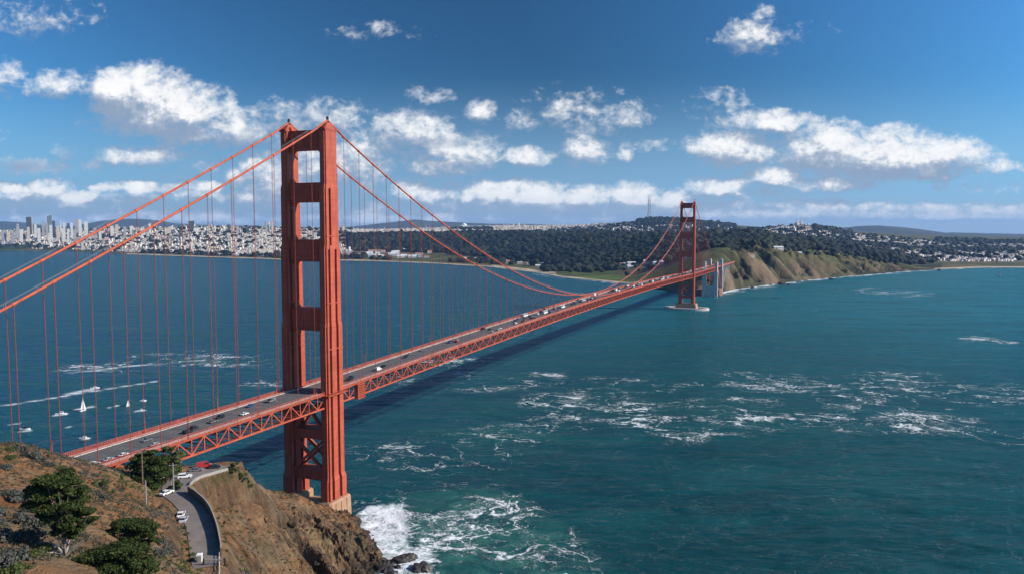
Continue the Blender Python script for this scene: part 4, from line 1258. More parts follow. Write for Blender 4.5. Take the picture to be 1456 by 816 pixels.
def build_forest():
    px, Y = scatter(480, 1800, 2400, 8900, 190000)
    p2, Y2 = scatter(-250, 500, 5000, 8000, 2600)
    m = in_forest(px, Y) & (RNG.random(len(px)) < np.where(Y < 6000, .85, .45))
    px, Y = px[m], Y[m]
    # loose trees: in the town, on the green shore and on the cliff tops
    keep = in_city(p2, Y2) | in_forest(p2, Y2); p2, Y2 = p2[keep], Y2[keep]
    p3, Y3 = scatter(1180, 1700, 4000, 6600, 1500)
    p4, Y4 = scatter(640, 1000, 2700, 4000, 500); k4 = (Y4 > np.interp(p4, SH_P, SH_Y) + 130); p4, Y4 = p4[k4], Y4[k4]
    p5, Y5 = scatter(1030, 1330, 2350, 3800, 900); k5 = (Y5 > np.interp(p5, SH_P, SH_Y) + 260); p5, Y5 = p5[k5], Y5[k5]
    p6, Y6 = scatter(200, 640, 4100, 5300, 1600); s6 = np.interp(p6, SH_P, SH_Y); k6 = (Y6 > s6 + 110) & (Y6 < s6 + 260); p6, Y6 = p6[k6], Y6[k6]
    p7, Y7 = scatter(780, 1210, 5300, 8000, 2600); k7 = in_city(p7, Y7); p7, Y7 = p7[k7], Y7[k7]
    px = np.concatenate([px, p2, p3, p4, p5, p6, p7]); Y = np.concatenate([Y, Y2, Y3, Y4, Y5, Y6, Y7])
    X = (px - 728) / F * Y; h = land_base(px, Y)
    k = h > 2.5; X, Y, h = X[k], Y[k], h[k]; n = len(X)
    r = RNG.uniform(8, 18, n) * np.where(RNG.random(n) < .12, 1.35, 1) * np.where(Y < 3400, .8, 1)
    hz = r * RNG.uniform(.5, .95, n)
    nv = len(IV1)
    ang = RNG.uniform(0, 6.28, n)
    base = IV1[None] * (1 + .32 * (RNG.random((n, nv, 1)) - .5) * 2)
    co, si = np.cos(ang)[:, None], np.sin(ang)[:, None]
    bx = base[..., 0] * co - base[..., 1] * si; by = base[..., 0] * si + base[..., 1] * co
    V = np.stack([X[:, None] + bx * r[:, None], Y[:, None] + by * r[:, None], h[:, None] + hz[:, None] * .75 + base[..., 2] * hz[:, None]], -1).reshape(-1, 3)
    Fc = (IF1[None] + (np.arange(n) * nv)[:, None, None]).reshape(-1, 3)
    mt, t, b = leafmat('far_foliage', (0.004, 0.008, 0.005), (0.020, 0.026, 0.012), (0.060, 0.040, 0.019))
    o = mesh_np('forest', V, [Fc], [mt], smooth=True)
    grove = sstep(.35, .65, fbm(X * .004, Y * .004, 3))
    add_attr(o, 'tint', np.repeat(np.clip(grove * .75 + RNG.random(n) * .35 - .1, 0, 1), nv))
    add_attr(o, 'warm', np.repeat(np.clip(RNG.random(n) * .45 + .65 * fbm(X * .006, Y * .006, 3), 0, 1), nv))
    tag(o, kind='stuff')
    print('forest', n)
build_forest()

# ------------------------------------------------------------------ the far city
def house_wall_mat():
    m, t, b = new_mat('house_paint')
    c = t.attr('hcol', 'Color')
    t.put(b.inputs['Base Color'], c)
    b.inputs['Roughness'].default_value = .8
    return m
HOUSE = house_wall_mat()
PAL = [(0.70, .65, .57), (.62, .54, .43), (.74, .71, .66), (.45, .40, .35), (.58, .48, .37), (.32, .28, .25), (.60, .59, .58), (.40, .26, .19), (.68, .61, .49)]
def box_arrays(cx, cy, z0, w, d, hh, rz, wall, roof):
    """many small buildings as arrays: walls with a flat or pitched roof"""
    n = len(cx)
    c = np.array([(-.5, -.5), (.5, -.5), (.5, .5), (-.5, .5)])
    co, si = np.cos(rz), np.sin(rz)
    V = np.zeros((n, 10, 3))
    for k in range(4):
        x = c[k, 0] * w; y = c[k, 1] * d
        for j, z in ((k, z0 - 8), (k + 4, z0 + hh)):
            V[:, j, 0] = cx + x * co - y * si; V[:, j, 1] = cy + x * si + y * co; V[:, j, 2] = z
    rise = np.where(RNG.random(n) < .5, RNG.uniform(1.5, 4, n), .4)
    for j, y in ((8, -.5), (9, .5)):
        V[:, j, 0] = cx - y * d * si; V[:, j, 1] = cy + y * d * co; V[:, j, 2] = z0 + hh + rise
    quads = np.array([(0, 1, 5, 4), (1, 2, 6, 5), (2, 3, 7, 6), (3, 0, 4, 7), (5, 6, 9, 8), (7, 4, 8, 9)])
    tris = np.array([(4, 5, 8), (6, 7, 9)])
    off = (np.arange(n) * 10)[:, None, None]
    Q = (quads[None] + off).reshape(-1, 4); T = (tris[None] + off).reshape(-1, 3)
    wq = np.repeat(wall[:, None, :], 6, 1); wq[:, 4:] = roof[:, None, :]
    cols = np.concatenate([wq.reshape(-1, 3), np.repeat(wall, 2, 0)])
    return V.reshape(-1, 3), Q, T, cols
def face_col(o, cols):
    a = o.data.attributes.new('hcol', 'FLOAT_COLOR', 'FACE')
    c4 = np.ones((len(cols), 4), dtype=np.float32); c4[:, :3] = cols
    a.data.foreach_set('color', c4.ravel())
def house_proto(wall, roof):
    V, Q, T, cols = box_arrays(np.zeros(1), np.zeros(1), np.zeros(1), np.ones(1), np.ones(1), np.ones(1), np.zeros(1), np.array([wall]), np.array([roof]))
    V[:, 2] = np.where(V[:, 2] < 0, -.6, np.where(V[:, 2] > 1.05, 1.25, V[:, 2]))
    o = mesh_np('house', V, [Q, T], [HOUSE]); face_col(o, cols)
    me = o.data; bpy.data.objects.remove(o); return me
def build_city():
    PX = []; YY = []
    for (a, b, c, d, n) in [(-250, 500, 4700, 8200, 60000), (480, 860, 6000, 9300, 6500), (780, 1045, 6200, 8050, 8000), (1040, 1210, 5300, 7000, 4500), (1180, 1800, 3900, 6600, 26000)]:
        px, Y = scatter(a, b, c, d, n); k = in_city(px, Y); PX.append(px[k]); YY.append(Y[k])
    px = np.concatenate(PX); Y = np.concatenate(YY)
    # row the houses up along streets
    X = (px - 728) / F * Y
    g = 27.0; ang = .25
    u = X * math.cos(ang) + Y * math.sin(ang); v = -X * math.sin(ang) + Y * math.cos(ang)
    u = np.round(u / 12.5) * 12.5; v = np.round(v / g) * g
    key = np.unique(np.stack([u, v], 1), axis=0); u, v = key[:, 0], key[:, 1]
    X = u * math.cos(ang) - v * math.sin(ang); Y = u * math.sin(ang) + v * math.cos(ang)
    px = X / Y * F + 728; k = in_city(px, Y) & (px > -250) & (px < 1750); X, Y, px = X[k], Y[k], px[k]
    dens = fbm(X * .003, Y * .003, 4)
    k = dens > np.where((px > 780) & (px < 1210), .47, .33); X, Y, px = X[k], Y[k], px[k]
    h = land_base(px, Y); n = len(X)
    w = RNG.uniform(10, 13.5, n); d = RNG.uniform(11, 19, n); hh = RNG.uniform(6, 12.5, n)
    tall = RNG.random(n) < np.where((px < 330), .06, .012); hh = np.where(tall, hh + RNG.uniform(6, 22, n), hh)
    flatl = (px > 1180); hh = np.where(flatl, RNG.uniform(6, 9.5, n), hh)
    rz = ang + RNG.normal(0, .02, n)
    pal = np.array(PAL); wall = pal[RNG.integers(0, len(pal), n)] * RNG.uniform(.62, .98, (n, 1))
    roofs = np.array([(.30, .28, .27), (.20, .18, .17), (.45, .44, .42), (.25, .16, .12), (.5, .49, .47)]); roof = roofs[RNG.integers(0, 5, n)]
    # the ones that show largest: separate houses
    vis = (px > 0) & (px < 1456) & ~((px > 395) & (px < 505))
    order = np.argsort(np.where(vis, Y / np.sqrt(hh * w), 1e9))
    left = [i for i in order if px[i] < 400][:165]; right = [i for i in order if px[i] > 1180][:75]; mid = [i for i in order if 780 < px[i] < 1180][:25]
    solo = set(left) | set(right) | set(mid)
    protos = [house_proto(np.array(PAL[i]) * .95, roofs[i % 5]) for i in range(len(PAL))]
    for i in sorted(solo):
        o = bpy.data.objects.new('house', protos[int(RNG.integers(0, len(protos)))])
        o.location = (X[i], Y[i], h[i]); o.scale = (w[i], d[i], hh[i]); o.rotation_euler = (0, 0, rz[i]); link(o)
        if px[i] < 400: tag(o, 'small pale house among the densely built hillside streets across the bay', 'house', 'houses on the bay side hill')
        elif px[i] > 1180: tag(o, 'small low house in the flat residential district beyond the sea cliffs', 'house', 'houses of the district beyond the cliffs')
        else: tag(o, 'small pale house on the slope of the far wooded hill', 'house', 'houses on the far hill')
    rest = np.array([i for i in range(n) if i not in solo])
    V, Q, T, cols = box_arrays(X[rest], Y[rest], h[rest], w[rest], d[rest], hh[rest], rz[rest], wall[rest], roof[rest])
    o = mesh_np('city_houses', V, [Q, T], [HOUSE]); face_col(o, cols); tag(o, kind='stuff')
    print('houses', n)
build_city()

def tower_mat(name, wall, glass, sx=3.2, sz=3.6):
    m, t, b = new_mat(name)
    o = t.node('ShaderNodeTexCoord').outputs['Object']
    x, y, z = t.sep(o)[:3]
    fz = t.m('FRACT', t.m('DIVIDE', z, sz)); fx = t.m('FRACT', t.m('DIVIDE', t.m('ADD', x, y), sx))
    wdw = t.m('MULTIPLY', t.m('GREATER_THAN', fz, .45), t.m('GREATER_THAN', fx, .35))
    t.put(b.inputs['Base Color'], t.mix(wdw, wall, glass))
    b.inputs['Roughness'].default_value = .5
    return m
TM = {'white': tower_mat('white_tower_wall', (.70, .66, .59), (.34, .34, .34)), 'cream': tower_mat('cream_tower_wall', (.62, .52, .40), (.28, .26, .24)), 'dark': tower_mat('dark_tower_wall', (.075, .07, .075), (.03, .04, .05)),
      'green': tower_mat('green_glass_tower', (.16, .21, .21), (.06, .10, .12)), 'grey': tower_mat('grey_tower_wall', (.42, .40, .38), (.10, .11, .13))}
HIGH = [ # column, roof row, width px, depth m, colour, distance, label
 (41, 309, 10, 34, 'dark', 7300, 'tall dark office tower with a pale side, left end of the far skyline'), (70, 306, 8.5, 40, 'green', 7500, 'tall green glass tower with a sloping top in the far skyline'),
 (25, 318.5, 10, 40, 'grey', 6900, 'dark tapering grey block at the far left of the skyline'), (86, 313, 3, 18, 'white', 7500, 'slim pale spire between glass towers in the far skyline'),
 (109, 312, 7, 36, 'grey', 7300, 'grey blue office slab touching a white slab in the far skyline'), (113.5, 312.5, 5.5, 30, 'white', 7200, 'white office slab touching a grey slab in the far skyline'), (122, 315.5, 6.5, 34, 'white', 6900, 'squat bright white block at the right end of the downtown towers'),
 (61, 315, 4, 26, 'grey', 7000, ''), (56, 321, 5, 26, 'dark', 6900, ''), (40, 323.5, 4.5, 24, 'cream', 6700, ''), (76, 314.5, 5, 30, 'dark', 7400, ''), (91, 317, 4.2, 26, 'white', 7000, ''), (97, 318, 4.2, 26, 'dark', 7100, ''), (101.5, 317, 4, 26, 'white', 7000, ''), (72, 320.5, 5, 26, 'white', 6800, ''),
 (82, 321.5, 5.5, 26, 'cream', 6700, ''), (90, 325, 6, 28, 'white', 6600, ''), (97, 326, 5, 26, 'white', 6500, ''), (106, 327, 5, 24, 'grey', 6500, ''), (55, 325, 5, 24, 'white', 6600, ''), (66, 318, 4, 26, 'grey', 7200, ''), (50, 319, 4, 26, 'white', 7100, ''), (5, 328, 8, 30, 'grey', 6700, 'grey residential block at the left edge of the far city'), (12, 330, 5, 28, 'cream', 6700, ''),
 (70.5, 334, 5, 22, 'white', 6300, 'narrow white apartment tower standing alone above the dark trees of the shore'), (117, 345, 4.5, 20, 'cream', 5900, 'pale block standing alone low on the far bay shore'),
 (272, 314, 11, 38, 'dark', 6500, 'dark apartment tower with a slanted top on the crest of the hill'), (213, 318.5, 5, 26, 'white', 6600, 'slim white tower on the hill crest beneath the cable'), (203, 325, 8, 28, 'white', 6500, 'broad white apartment block on the hill crest'),
 (325, 319.5, 4.5, 24, 'dark', 6300, 'slim dark tower beside a cream tower on the hill crest'), (331, 321, 7, 26, 'cream', 6250, 'cream apartment tower beside a slim dark tower'), (337.5, 322, 5, 24, 'grey', 6300, ''),
 (378, 316, 4, 24, 'grey', 6200, 'slim grey tower, left of three near the orange bridge tower'), (382.4, 315.8, 3.4, 22, 'white', 6230, 'slim white tower, middle of three near the orange bridge tower'), (387, 316, 4.5, 24, 'cream', 6200, 'cream tower, right of three near the orange bridge tower'),
 (257, 331, 7, 26, 'dark', 5900, 'dark square block halfway up the far hillside'), (278, 324, 8, 26, 'white', 6300, 'pale block just right of the dark slanted tower'), (328, 343, 5.5, 22, 'white', 5500, 'round pale apartment tower low on the far hillside'),
 (166, 320, 6, 28, 'cream', 6900, ''), (159, 322, 6, 28, 'white', 6800, ''), (177, 323, 5, 26, 'grey', 6700, ''), (187, 322, 7, 26, 'white', 6600, ''), (195, 324, 5, 26, 'cream', 6600, ''), (240, 324, 8, 26, 'cream', 6500, ''), (296, 325, 5, 24, 'white', 6400, ''), (352, 323, 5, 24, 'dark', 6300, ''), (488, 322, 5, 24, 'cream', 6300, 'white block just right of the orange bridge tower on the far hill'),
 (135, 325, 6, 26, 'grey', 6800, ''), (142, 327, 5, 26, 'white', 6700, ''), (30, 327, 5, 26, 'white', 6600, ''), (18, 331, 5, 26, 'grey', 6500, '')]
def build_highrises():
    for (px, py, w, dep, colr, Z, lab) in HIGH:
        p = at(px, py, Z); g0 = float(land_base(np.array([px]), np.array([Z]))[0])
        hgt = p[2] - g0; wm = w / F * Z
        if hgt < 12: hgt = 12
        r = empty('high_rise', (p[0], p[1], g0), .45)
        tag(r, lab or 'pale mid rise block in the cluster of the far downtown and hill towers', 'tower block', None if lab else 'mid rise blocks of the far city')
        mb = MB()
        ww = wm * .66
        if 'tapering' in lab: mb.box((0, 0, hgt / 2 - 10), (ww, dep, hgt + 20), taper=.35)
        elif 'round' in lab: mb.lathe([(ww * .55, -15), (ww * .55, hgt)], 16)
        elif 'slim pale spire' in lab: mb.box((0, 0, hgt * .3 - 10), (ww * 1.4, dep, hgt * .6 + 20), taper=.55); mb.box((0, 0, hgt * .8), (ww * .75, dep * .5, hgt * .4), taper=.15)
        elif 'slop' in lab or 'slant' in lab:
            x, y = ww / 2, dep / 2
            mb.add([(-x, -y, -15), (x, -y, -15), (x, y, -15), (-x, y, -15), (-x, -y, hgt * .93), (x, -y, hgt), (x, y, hgt), (-x, y, hgt * .93)], [(3, 2, 1, 0), (4, 5, 6, 7), (0, 1, 5, 4), (1, 2, 6, 5), (2, 3, 7, 6), (3, 0, 4, 7)])
        else:
            mb.box((0, 0, hgt / 2 - 8), (ww, dep, hgt + 16))
        mb.build('wall', TM[colr], r)
        if not ('spire' in lab or 'taper' in lab or 'slant' in lab or 'slop' in lab):
            MB().box((ww * .1, 0, hgt + 2), (ww * .5, dep * .5, 4)).build('roof_housing', TM['grey'], r)
        if 'pale side' in lab:
            MB().box((ww * .5 + 1.5, 0, hgt / 2), (3, dep * .98, hgt * .99)).build('pale_side_wall', TM['cream'], r)
build_highrises()

def build_landmarks():
    # three-legged antenna tower on the hill
    Z = 8200; p = at(923, 313.0, Z); top = at(923, 276, Z)[2]; g0 = float(land_base(np.array([923.]), np.array([Z]))[0]); H_ = top - g0
    red = simple('aviation_red', (.28, .10, .07), .6); wht = simple('aviation_white', (.45, .43, .42), .6)
    r = empty('antenna_tower', (p[0], p[1], g0), 0, 'tall three legged lattice antenna tower on top of the far wooded hill', 'antenna tower')
    rad = [(0, 24), (.30, 15), (.58, 12.5), (.76, 15)]
    for k in range(3):
        a = 2 * math.pi * k / 3 + .3
        pts = [(q * math.cos(a), q * math.sin(a), H_ * f) for f, q in rad]
        MB().tube(pts, 2.3, 6).build('leg', red, r)
        MB().tube([(15 * math.cos(a), 15 * math.sin(a), H_ * .76), (15 * math.cos(a), 15 * math.sin(a), H_ * (1.0 if k else .96))], [1.9, 1.2], 6).build('mast', wht, r)
    for f, q in ((.2, 18), (.40, 14), (.58, 12.5), (.67, 14), (.76, 15.2)):
        mb = MB(); P = [(q * math.cos(2 * math.pi * k / 3 + .3), q * math.sin(2 * math.pi * k / 3 + .3), H_ * f) for k in range(3)]
        for k in range(3): mb.bar(P[k], P[(k + 1) % 3], 2.0, 5.0)
        mb.build('cross_truss', wht, r)
    # church with two towers on the ridge
    Z = 6650; g0 = float(land_base(np.array([1135.]), np.array([Z]))[0]); p = at(1135, 320, Z); k = Z / F
    r = empty('church', (p[0], p[1], g0), .3, 'pale church with two towers on the crest of the built up ridge at right', 'church')
    stone = simple('church_stone', (.66, .60, .50), .8)
    MB().box((0, 0, 5 * k / 2 - 8), (10 * k, 5 * k, 5 * k + 16)).build('nave', stone, r)
    for x in (-3.4, 3.4):
        tb = MB().box((x * k, -2.6 * k, 4.2 * k - 4), (1.7 * k, 1.7 * k, 8.4 * k + 8)).build('bell_tower', stone, r)
        MB().lathe([(.7 * k, 8.4 * k), (.45 * k, 9.4 * k), (.08 * k, 10.6 * k)], 8, (x * k, -2.6 * k, 0)).build('spire', stone, tb)
    MB().lathe([(1.8 * k, 4.9 * k), (1.8 * k, 5.6 * k), (1.3 * k, 6.6 * k), (.2 * k, 7.3 * k)], 14).build('dome', stone, r)
    MB().box((9 * k, 0, 1.4 * k), (8 * k, 5 * k, 3.4 * k)).build('wing', stone, r)
    # white domed building behind the wood
    Z = 8400; g0 = float(land_base(np.array([660.]), np.array([Z]))[0]); p = at(660, 322, Z); k = Z / F
    r = empty('domed_building', (p[0], p[1], g0), .2, 'white domed building rising behind the dark wood above the cable', 'domed building')
    MB().box((0, 0, 2 * k - 8), (9 * k, 6 * k, 4 * k + 16)).build('wall', WHITE, r)
    MB().lathe([(3.4 * k, 3.9 * k), (3.3 * k, 4.8 * k), (2.3 * k, 6.0 * k), (.2 * k, 6.6 * k)], 16).build('dome', WHITE, r)
    # long low buildings on the flat shore and among the woods
    def low(px, py, wpx, dep, hgt, roofc, Z, label, group=None, rz=.1):
        p = at(px, py, Z); g0 = float(land_base(np.array([float(px)]), np.array([float(Z)]))[0]); w = wpx / F * Z
        r = empty('low_building', (p[0], p[1], g0), rz); tag(r, label, 'building', group)
        MB().box((0, 0, hgt / 2 - 3), (w, dep, hgt + 6)).build('wall', WALLS[roofc][0], r)
        mb = MB(); x, y, e = w / 2 + .6, dep / 2 + .8, hgt
        mb.add([(-x, -y, e), (x, -y, e), (x, y, e), (-x, y, e), (-x, 0, e + dep * .22), (x, 0, e + dep * .22)], [(0, 1, 5, 4), (2, 3, 4, 5), (1, 2, 5), (3, 0, 4), (3, 2, 1, 0)])
        mb.build('roof', WALLS[roofc][1], r)
    WALLS = {'white': (simple('low_wall_white', (.66, .64, .6), .8), simple('roof_white', (.62, .62, .62), .7)), 'red': (simple('low_wall_cream', (.62, .54, .44), .8), simple('roof_red', (.34, .13, .08), .8)), 'grey': (simple('low_wall_grey', (.5, .5, .5), .8), simple('roof_grey', (.33, .33, .35), .7))}
    RN = random.Random(3)
    for i in range(34):
        px = RN.uniform(492, 612); Z = RN.uniform(4350, 4800)
        low(px, 366, RN.uniform(5, 13), RN.uniform(16, 30), RN.uniform(6, 11), RN.choice(['white', 'white', 'white', 'grey', 'red']), Z, 'low building in the pale waterfront group right of the near orange tower', 'waterfront buildings right of the near tower')
    for i in range(16):
        px = RN.uniform(655, 790); Z = float(np.interp(px, [655, 790], [4020, 3350])) + RN.uniform(0, 150)
        low(px, 376, RN.uniform(5, 12), 16, RN.uniform(5, 9), RN.choice(['white', 'red', 'grey', 'white']), Z, 'low building on the flat shore between cable and dark wood', 'buildings on the flat shore')
    for i in range(26):
        px = RN.uniform(800, 1003); Z = float(np.interp(px, [800, 900, 1003], [3080, 2900, 2420])) + RN.uniform(0, 260)
        low(px, 376, RN.uniform(5, 13), 18, RN.uniform(5, 9), RN.choice(['white', 'white', 'red', 'grey']), Z, 'low building between trees on the wooded slope seen through the suspender ropes', 'buildings on the wooded slope behind the bridge')
    for px, Z, w, lab in ((1060, 2420, 24, 'long flat building on the cliff top right of the far orange tower'), (1106, 2660, 14, 'short pale building on the cliff top above a bare gully'), (1135, 2850, 9, 'small pale building among trees on the cliff top'), (1178, 2990, 14, 'pale building with dark trees behind near the right end of the cliff')):
        low(px, 358, w, 16, 6, 'white' if w < 20 else 'red', Z, lab)
build_landmarks()

# ------------------------------------------------------------------ vehicles
def car_paint():
    m, t, b = new_mat('car_paint')
    oi = t.node('ShaderNodeObjectInfo')
    t.put(b.inputs['Base Color'], oi.outputs['Color'])
    b.inputs['Roughness'].default_value = .25
    return m
PAINT = car_paint()
TAIL = simple('tail_lamp', (.35, .02, .02), .3); HEADL = simple('head_lamp', (.7, .7, .7), .2)
def car_meshes(kind):
    L, W, Hh = {'sedan': (4.6, 1.85, 1.45), 'suv': (4.7, 1.95, 1.78), 'van': (5.4, 2.05, 2.3), 'truck': (8.5, 2.5, 3.5), 'bus': (11.5, 2.55, 3.2)}[kind]
    prof = {'sedan': [(-2.3, .35), (-2.3, .82), (-1.75, .95), (-1.1, 1.42), (.35, 1.45), (1.05, .98), (2.2, .80), (2.3, .35)],
            'suv': [(-2.35, .4), (-2.35, 1.05), (-2.1, 1.72), (.3, 1.78), (1.0, 1.12), (2.25, .98), (2.35, .4)],
            'van': [(-2.7, .4), (-2.7, 2.2), (1.3, 2.3), (2.0, 1.3), (2.65, 1.1), (2.7, .4)],
            'truck': [(-4.2, .7), (-4.2, 3.5), (1.9, 3.5), (1.9, 2.4), (2.0, 2.6), (3.3, 2.6), (4.0, 1.6), (4.2, .5), (-4.2, .5)],
            'bus': [(-5.7, .4), (-5.7, 3.1), (5.5, 3.2), (5.7, 1.6), (5.7, .4)]}[kind]
    bm = MB(); n = len(prof)
    def sect(f, z): return W / 2 * (1 if z < Hh * .62 else .84)
    vs = [(sect(1, z), y, z) for y, z in prof] + [(-sect(1, z), y, z) for y, z in prof]
    bm.add(vs, [tuple(range(n)), tuple(range(2 * n - 1, n - 1, -1))] + [(i, n + i, n + (i + 1) % n, (i + 1) % n) for i in range(n)])
    b = bm.build('body', PAINT); g = MB()
    gz0, gz1 = Hh * .66, Hh * .92
    gl = {'sedan': (-1.3, .6), 'suv': (-2.0, .55), 'van': (.2, 1.55), 'truck': (2.3, 3.3), 'bus': (-5.4, 5.3)}[kind]
    for sx in (-1, 1): g.box((sx * (W / 2 * .90 + .02), sum(gl) / 2, (gz0 + gz1) / 2), (.16, gl[1] - gl[0], gz1 - gz0))
    fy = {'sedan': (.72, 1.2), 'suv': (.66, 1.42), 'van': (1.66, 1.8), 'truck': (3.66, 2.1), 'bus': (5.62, 2.3)}[kind]
    g.bar((0, fy[0] - .32, fy[1] + .26), (0, fy[0] + .32, fy[1] - .22), W * .74, .12)
    ry = {'sedan': (-1.42, 1.2), 'suv': (-2.24, 1.42), 'van': (-2.69, 1.7), 'truck': (-4.2, 2.4), 'bus': (-5.7, 2.2)}[kind]
    if kind != 'truck': g.bar((0, ry[0] - .25, ry[1] - .2), (0, ry[0] + .2, ry[1] + .22), W * .7, .12)
    w = g.build('window', GLASS)
    whl = MB().tube([(-.13, 0, 0), (.13, 0, 0)], .34 if Hh < 2 else .45, 12).tube([(-.15, 0, 0), (.15, 0, 0)], .2, 8, mi=1).build('wheel', [RUBBER, DARKMETAL])
    tl = MB().box((-W * .36, -L / 2 - .0, Hh * .52), (.35, .12, .16)).build('tail_lamp', TAIL)
    hl = MB().box((-W * .36, L / 2, Hh * .45), (.38, .12, .16)).build('headlight', HEADL)
    d = dict(body=b.data, window=w.data, wheel=whl.data, tail=tl.data, head=hl.data, L=L, W=W, r=.34 if Hh < 2 else .45, wb=L * .30)
    for o in (b, w, whl, tl, hl): bpy.data.objects.remove(o)
    return d
CARS = {k: car_meshes(k) for k in ('sedan', 'suv', 'van', 'truck', 'bus')}
CCOL = {'white': (.72, .72, .70), 'black': (.012, .012, .014), 'silver': (.45, .46, .47), 'grey': (.14, .14, .15), 'red': (.34, .03, .025), 'blue': (.03, .06, .16), 'dark green': (.02, .05, .035)}
def vehicle(kind, colr, loc, rot, label, group=None, parts=True):
    m = CARS[kind]
    r = empty({'sedan': 'car', 'suv': 'car', 'van': 'van', 'truck': 'truck', 'bus': 'bus'}[kind], loc)
    r.rotation_euler = rot
    tag(r, label, {'sedan': 'car', 'suv': 'car'}.get(kind, kind), group)
    def part(nm, me, l=(0, 0, 0)):
        o = bpy.data.objects.new(nm, me); o.parent = r; o.location = l; o.color = (*CCOL[colr], 1); link(o); return o
    part('body', m['body']); part('window', m['window'])
    if parts:
        for sx in (-1, 1):
            for sy in (-1, 1): part('wheel', m['wheel'], (sx * (m['W'] / 2 - .1), sy * m['wb'], m['r']))
            part('tail_lamp', m['tail'], (0 if sx < 0 else m['W'] * .72, 0, 0)); part('headlight', m['head'], (0 if sx < 0 else m['W'] * .72, 0, 0))
    else:
        for sy in (-1, 1):
            o = part('wheels', m['wheel'], (0, sy * m['wb'], m['r'])); o.scale = (m['W'] / .26 * .98, 1, 1); o.name = 'wheel'
    return r
def on_deck(kind, colr, s, t, label, group, parts):
    x, y = from_bridge(s, t)
    sl = math.atan2(deck_h(s + 5) - deck_h(s - 5), 10)
    d = 1 if t > 0 else -1
    vehicle(kind, colr, (x, y, deck_h(s) - .54), (sl * d, 0, -BTH + (0 if d > 0 else math.pi)), label, group, parts)
LANES = (-7.9, -4.75, -1.6, 1.6, 4.75, 7.9)
NEARCARS = [('sedan', 'black', -92, 1.6, 'black car on the deck beside a second black car, camera side of the near tower'), ('suv', 'black', -99, 4.75, 'second black car, larger and nearer the truss, camera side of the near tower'), ('sedan', 'grey', -80, 1.6, 'dark grey car between black cars and the near tower'),
 ('suv', 'black', -72, -1.6, 'black tall car in the oncoming lane a little before the near tower'), ('sedan', 'blue', -47, -4.75, 'dark blue car in the bay side lane just before the near tower'), ('van', 'grey', -34, -1.6, 'dark grey van next to the near tower'), ('sedan', 'silver', -120, 7.9, 'single silver car in the lane along the outer truss'),
 ('sedan', 'silver', -143, 7.9, 'silver car behind a white car where the deck meets the hill'), ('suv', 'white', -150, 7.9, 'white car nearest the hill on the deck'), ('sedan', 'white', -136, 7.9, 'white car ahead of a silver car near the hill end of the deck'), ('sedan', 'grey', -116, -1.6, 'lone grey car in the middle of the near deck'), ('sedan', 'white', -62, 4.75, 'white car closing up behind the dark cars before the tower'),
 ('suv', 'black', 30, 4.75, 'black tall car just beyond the near tower'), ('sedan', 'white', 24, -1.6, 'white car in the inner lane just beyond the near tower'), ('sedan', 'black', 36, 1.6, 'low black car side by side with a tall black car beyond the near tower'), ('van', 'white', 62, 4.75, 'white van beyond the near tower by the outer truss'), ('sedan', 'black', 74, 1.6, 'black car following a white van on the deck')]
for k, c, s, t, lab in NEARCARS: on_deck(k, c, s, t, lab, 'vehicles on the bridge deck', True)
RC = random.Random(12); used_ = {}
for i in range(165):
    while True:
        u = RC.random(); s = 85 + (SPAN + 230 - 85) * (u ** .85); t = RC.choice(LANES)
        if abs(s - SPAN) > 9 and all(abs(s - q) > 11 for q in used_.get(t, [])): break
    used_.setdefault(t, []).append(s)
    k = RC.choices(['sedan', 'suv', 'van', 'truck', 'bus'], [50, 30, 10, 6, 4])[0]; c = RC.choice(['white', 'black', 'black', 'black', 'silver', 'grey', 'grey', 'red', 'blue'])
    if k in ('truck', 'bus'): c = 'white'
    sect = 'near half of the main span' if s < SPAN * .4 else ('middle of the main span' if s < SPAN * .65 else 'far end of the bridge')
    wd = {'sedan': 'low car', 'suv': 'tall car', 'van': 'van', 'truck': 'box truck', 'bus': 'bus'}[k]
    on_deck(k, c, s, t, f'{c} {wd} in the traffic on the {sect}', 'vehicles on the bridge deck', s < 420)

def on_hill(kind, colr, px, py, Z, hd, label):
    p = hit(px, py + 2); d, rz_, rw = road_near(np.array([p[0]]), np.array([p[1]]))
    z = p[2] + (.18 if d[0] < rw[0] else .05)
    vehicle(kind, colr, (p[0], p[1], z), (0, 0, R(hd)), label)
on_hill('van', 'red', 290, 663, 288, -62, 'red van parked on the terrace below the bridge deck')
on_hill('sedan', 'black', 305, 664, 285, -60, 'black car parked beside the pale wall on the terrace below the deck')
on_hill('sedan', 'white', 237, 701, 236, -20, 'white car parked at the bend of the hillside road')
on_hill('sedan', 'black', 247, 695, 246, -50, 'black car stopped at the foot of the terrace by a pole')
on_hill('sedan', 'white', 257.5, 732, 214, 15, 'white car parked on the road verge, upper of two')
on_hill('sedan', 'silver', 261, 739, 210, 12, 'silver car parked on the road verge, lower of two')
on_hill('suv', 'white', 263, 678, 269, -70, 'white car on the terrace in the shade of the dark tree')
on_hill('sedan', 'grey', 279, 668, 281, -66, 'grey car on the terrace behind the red van')

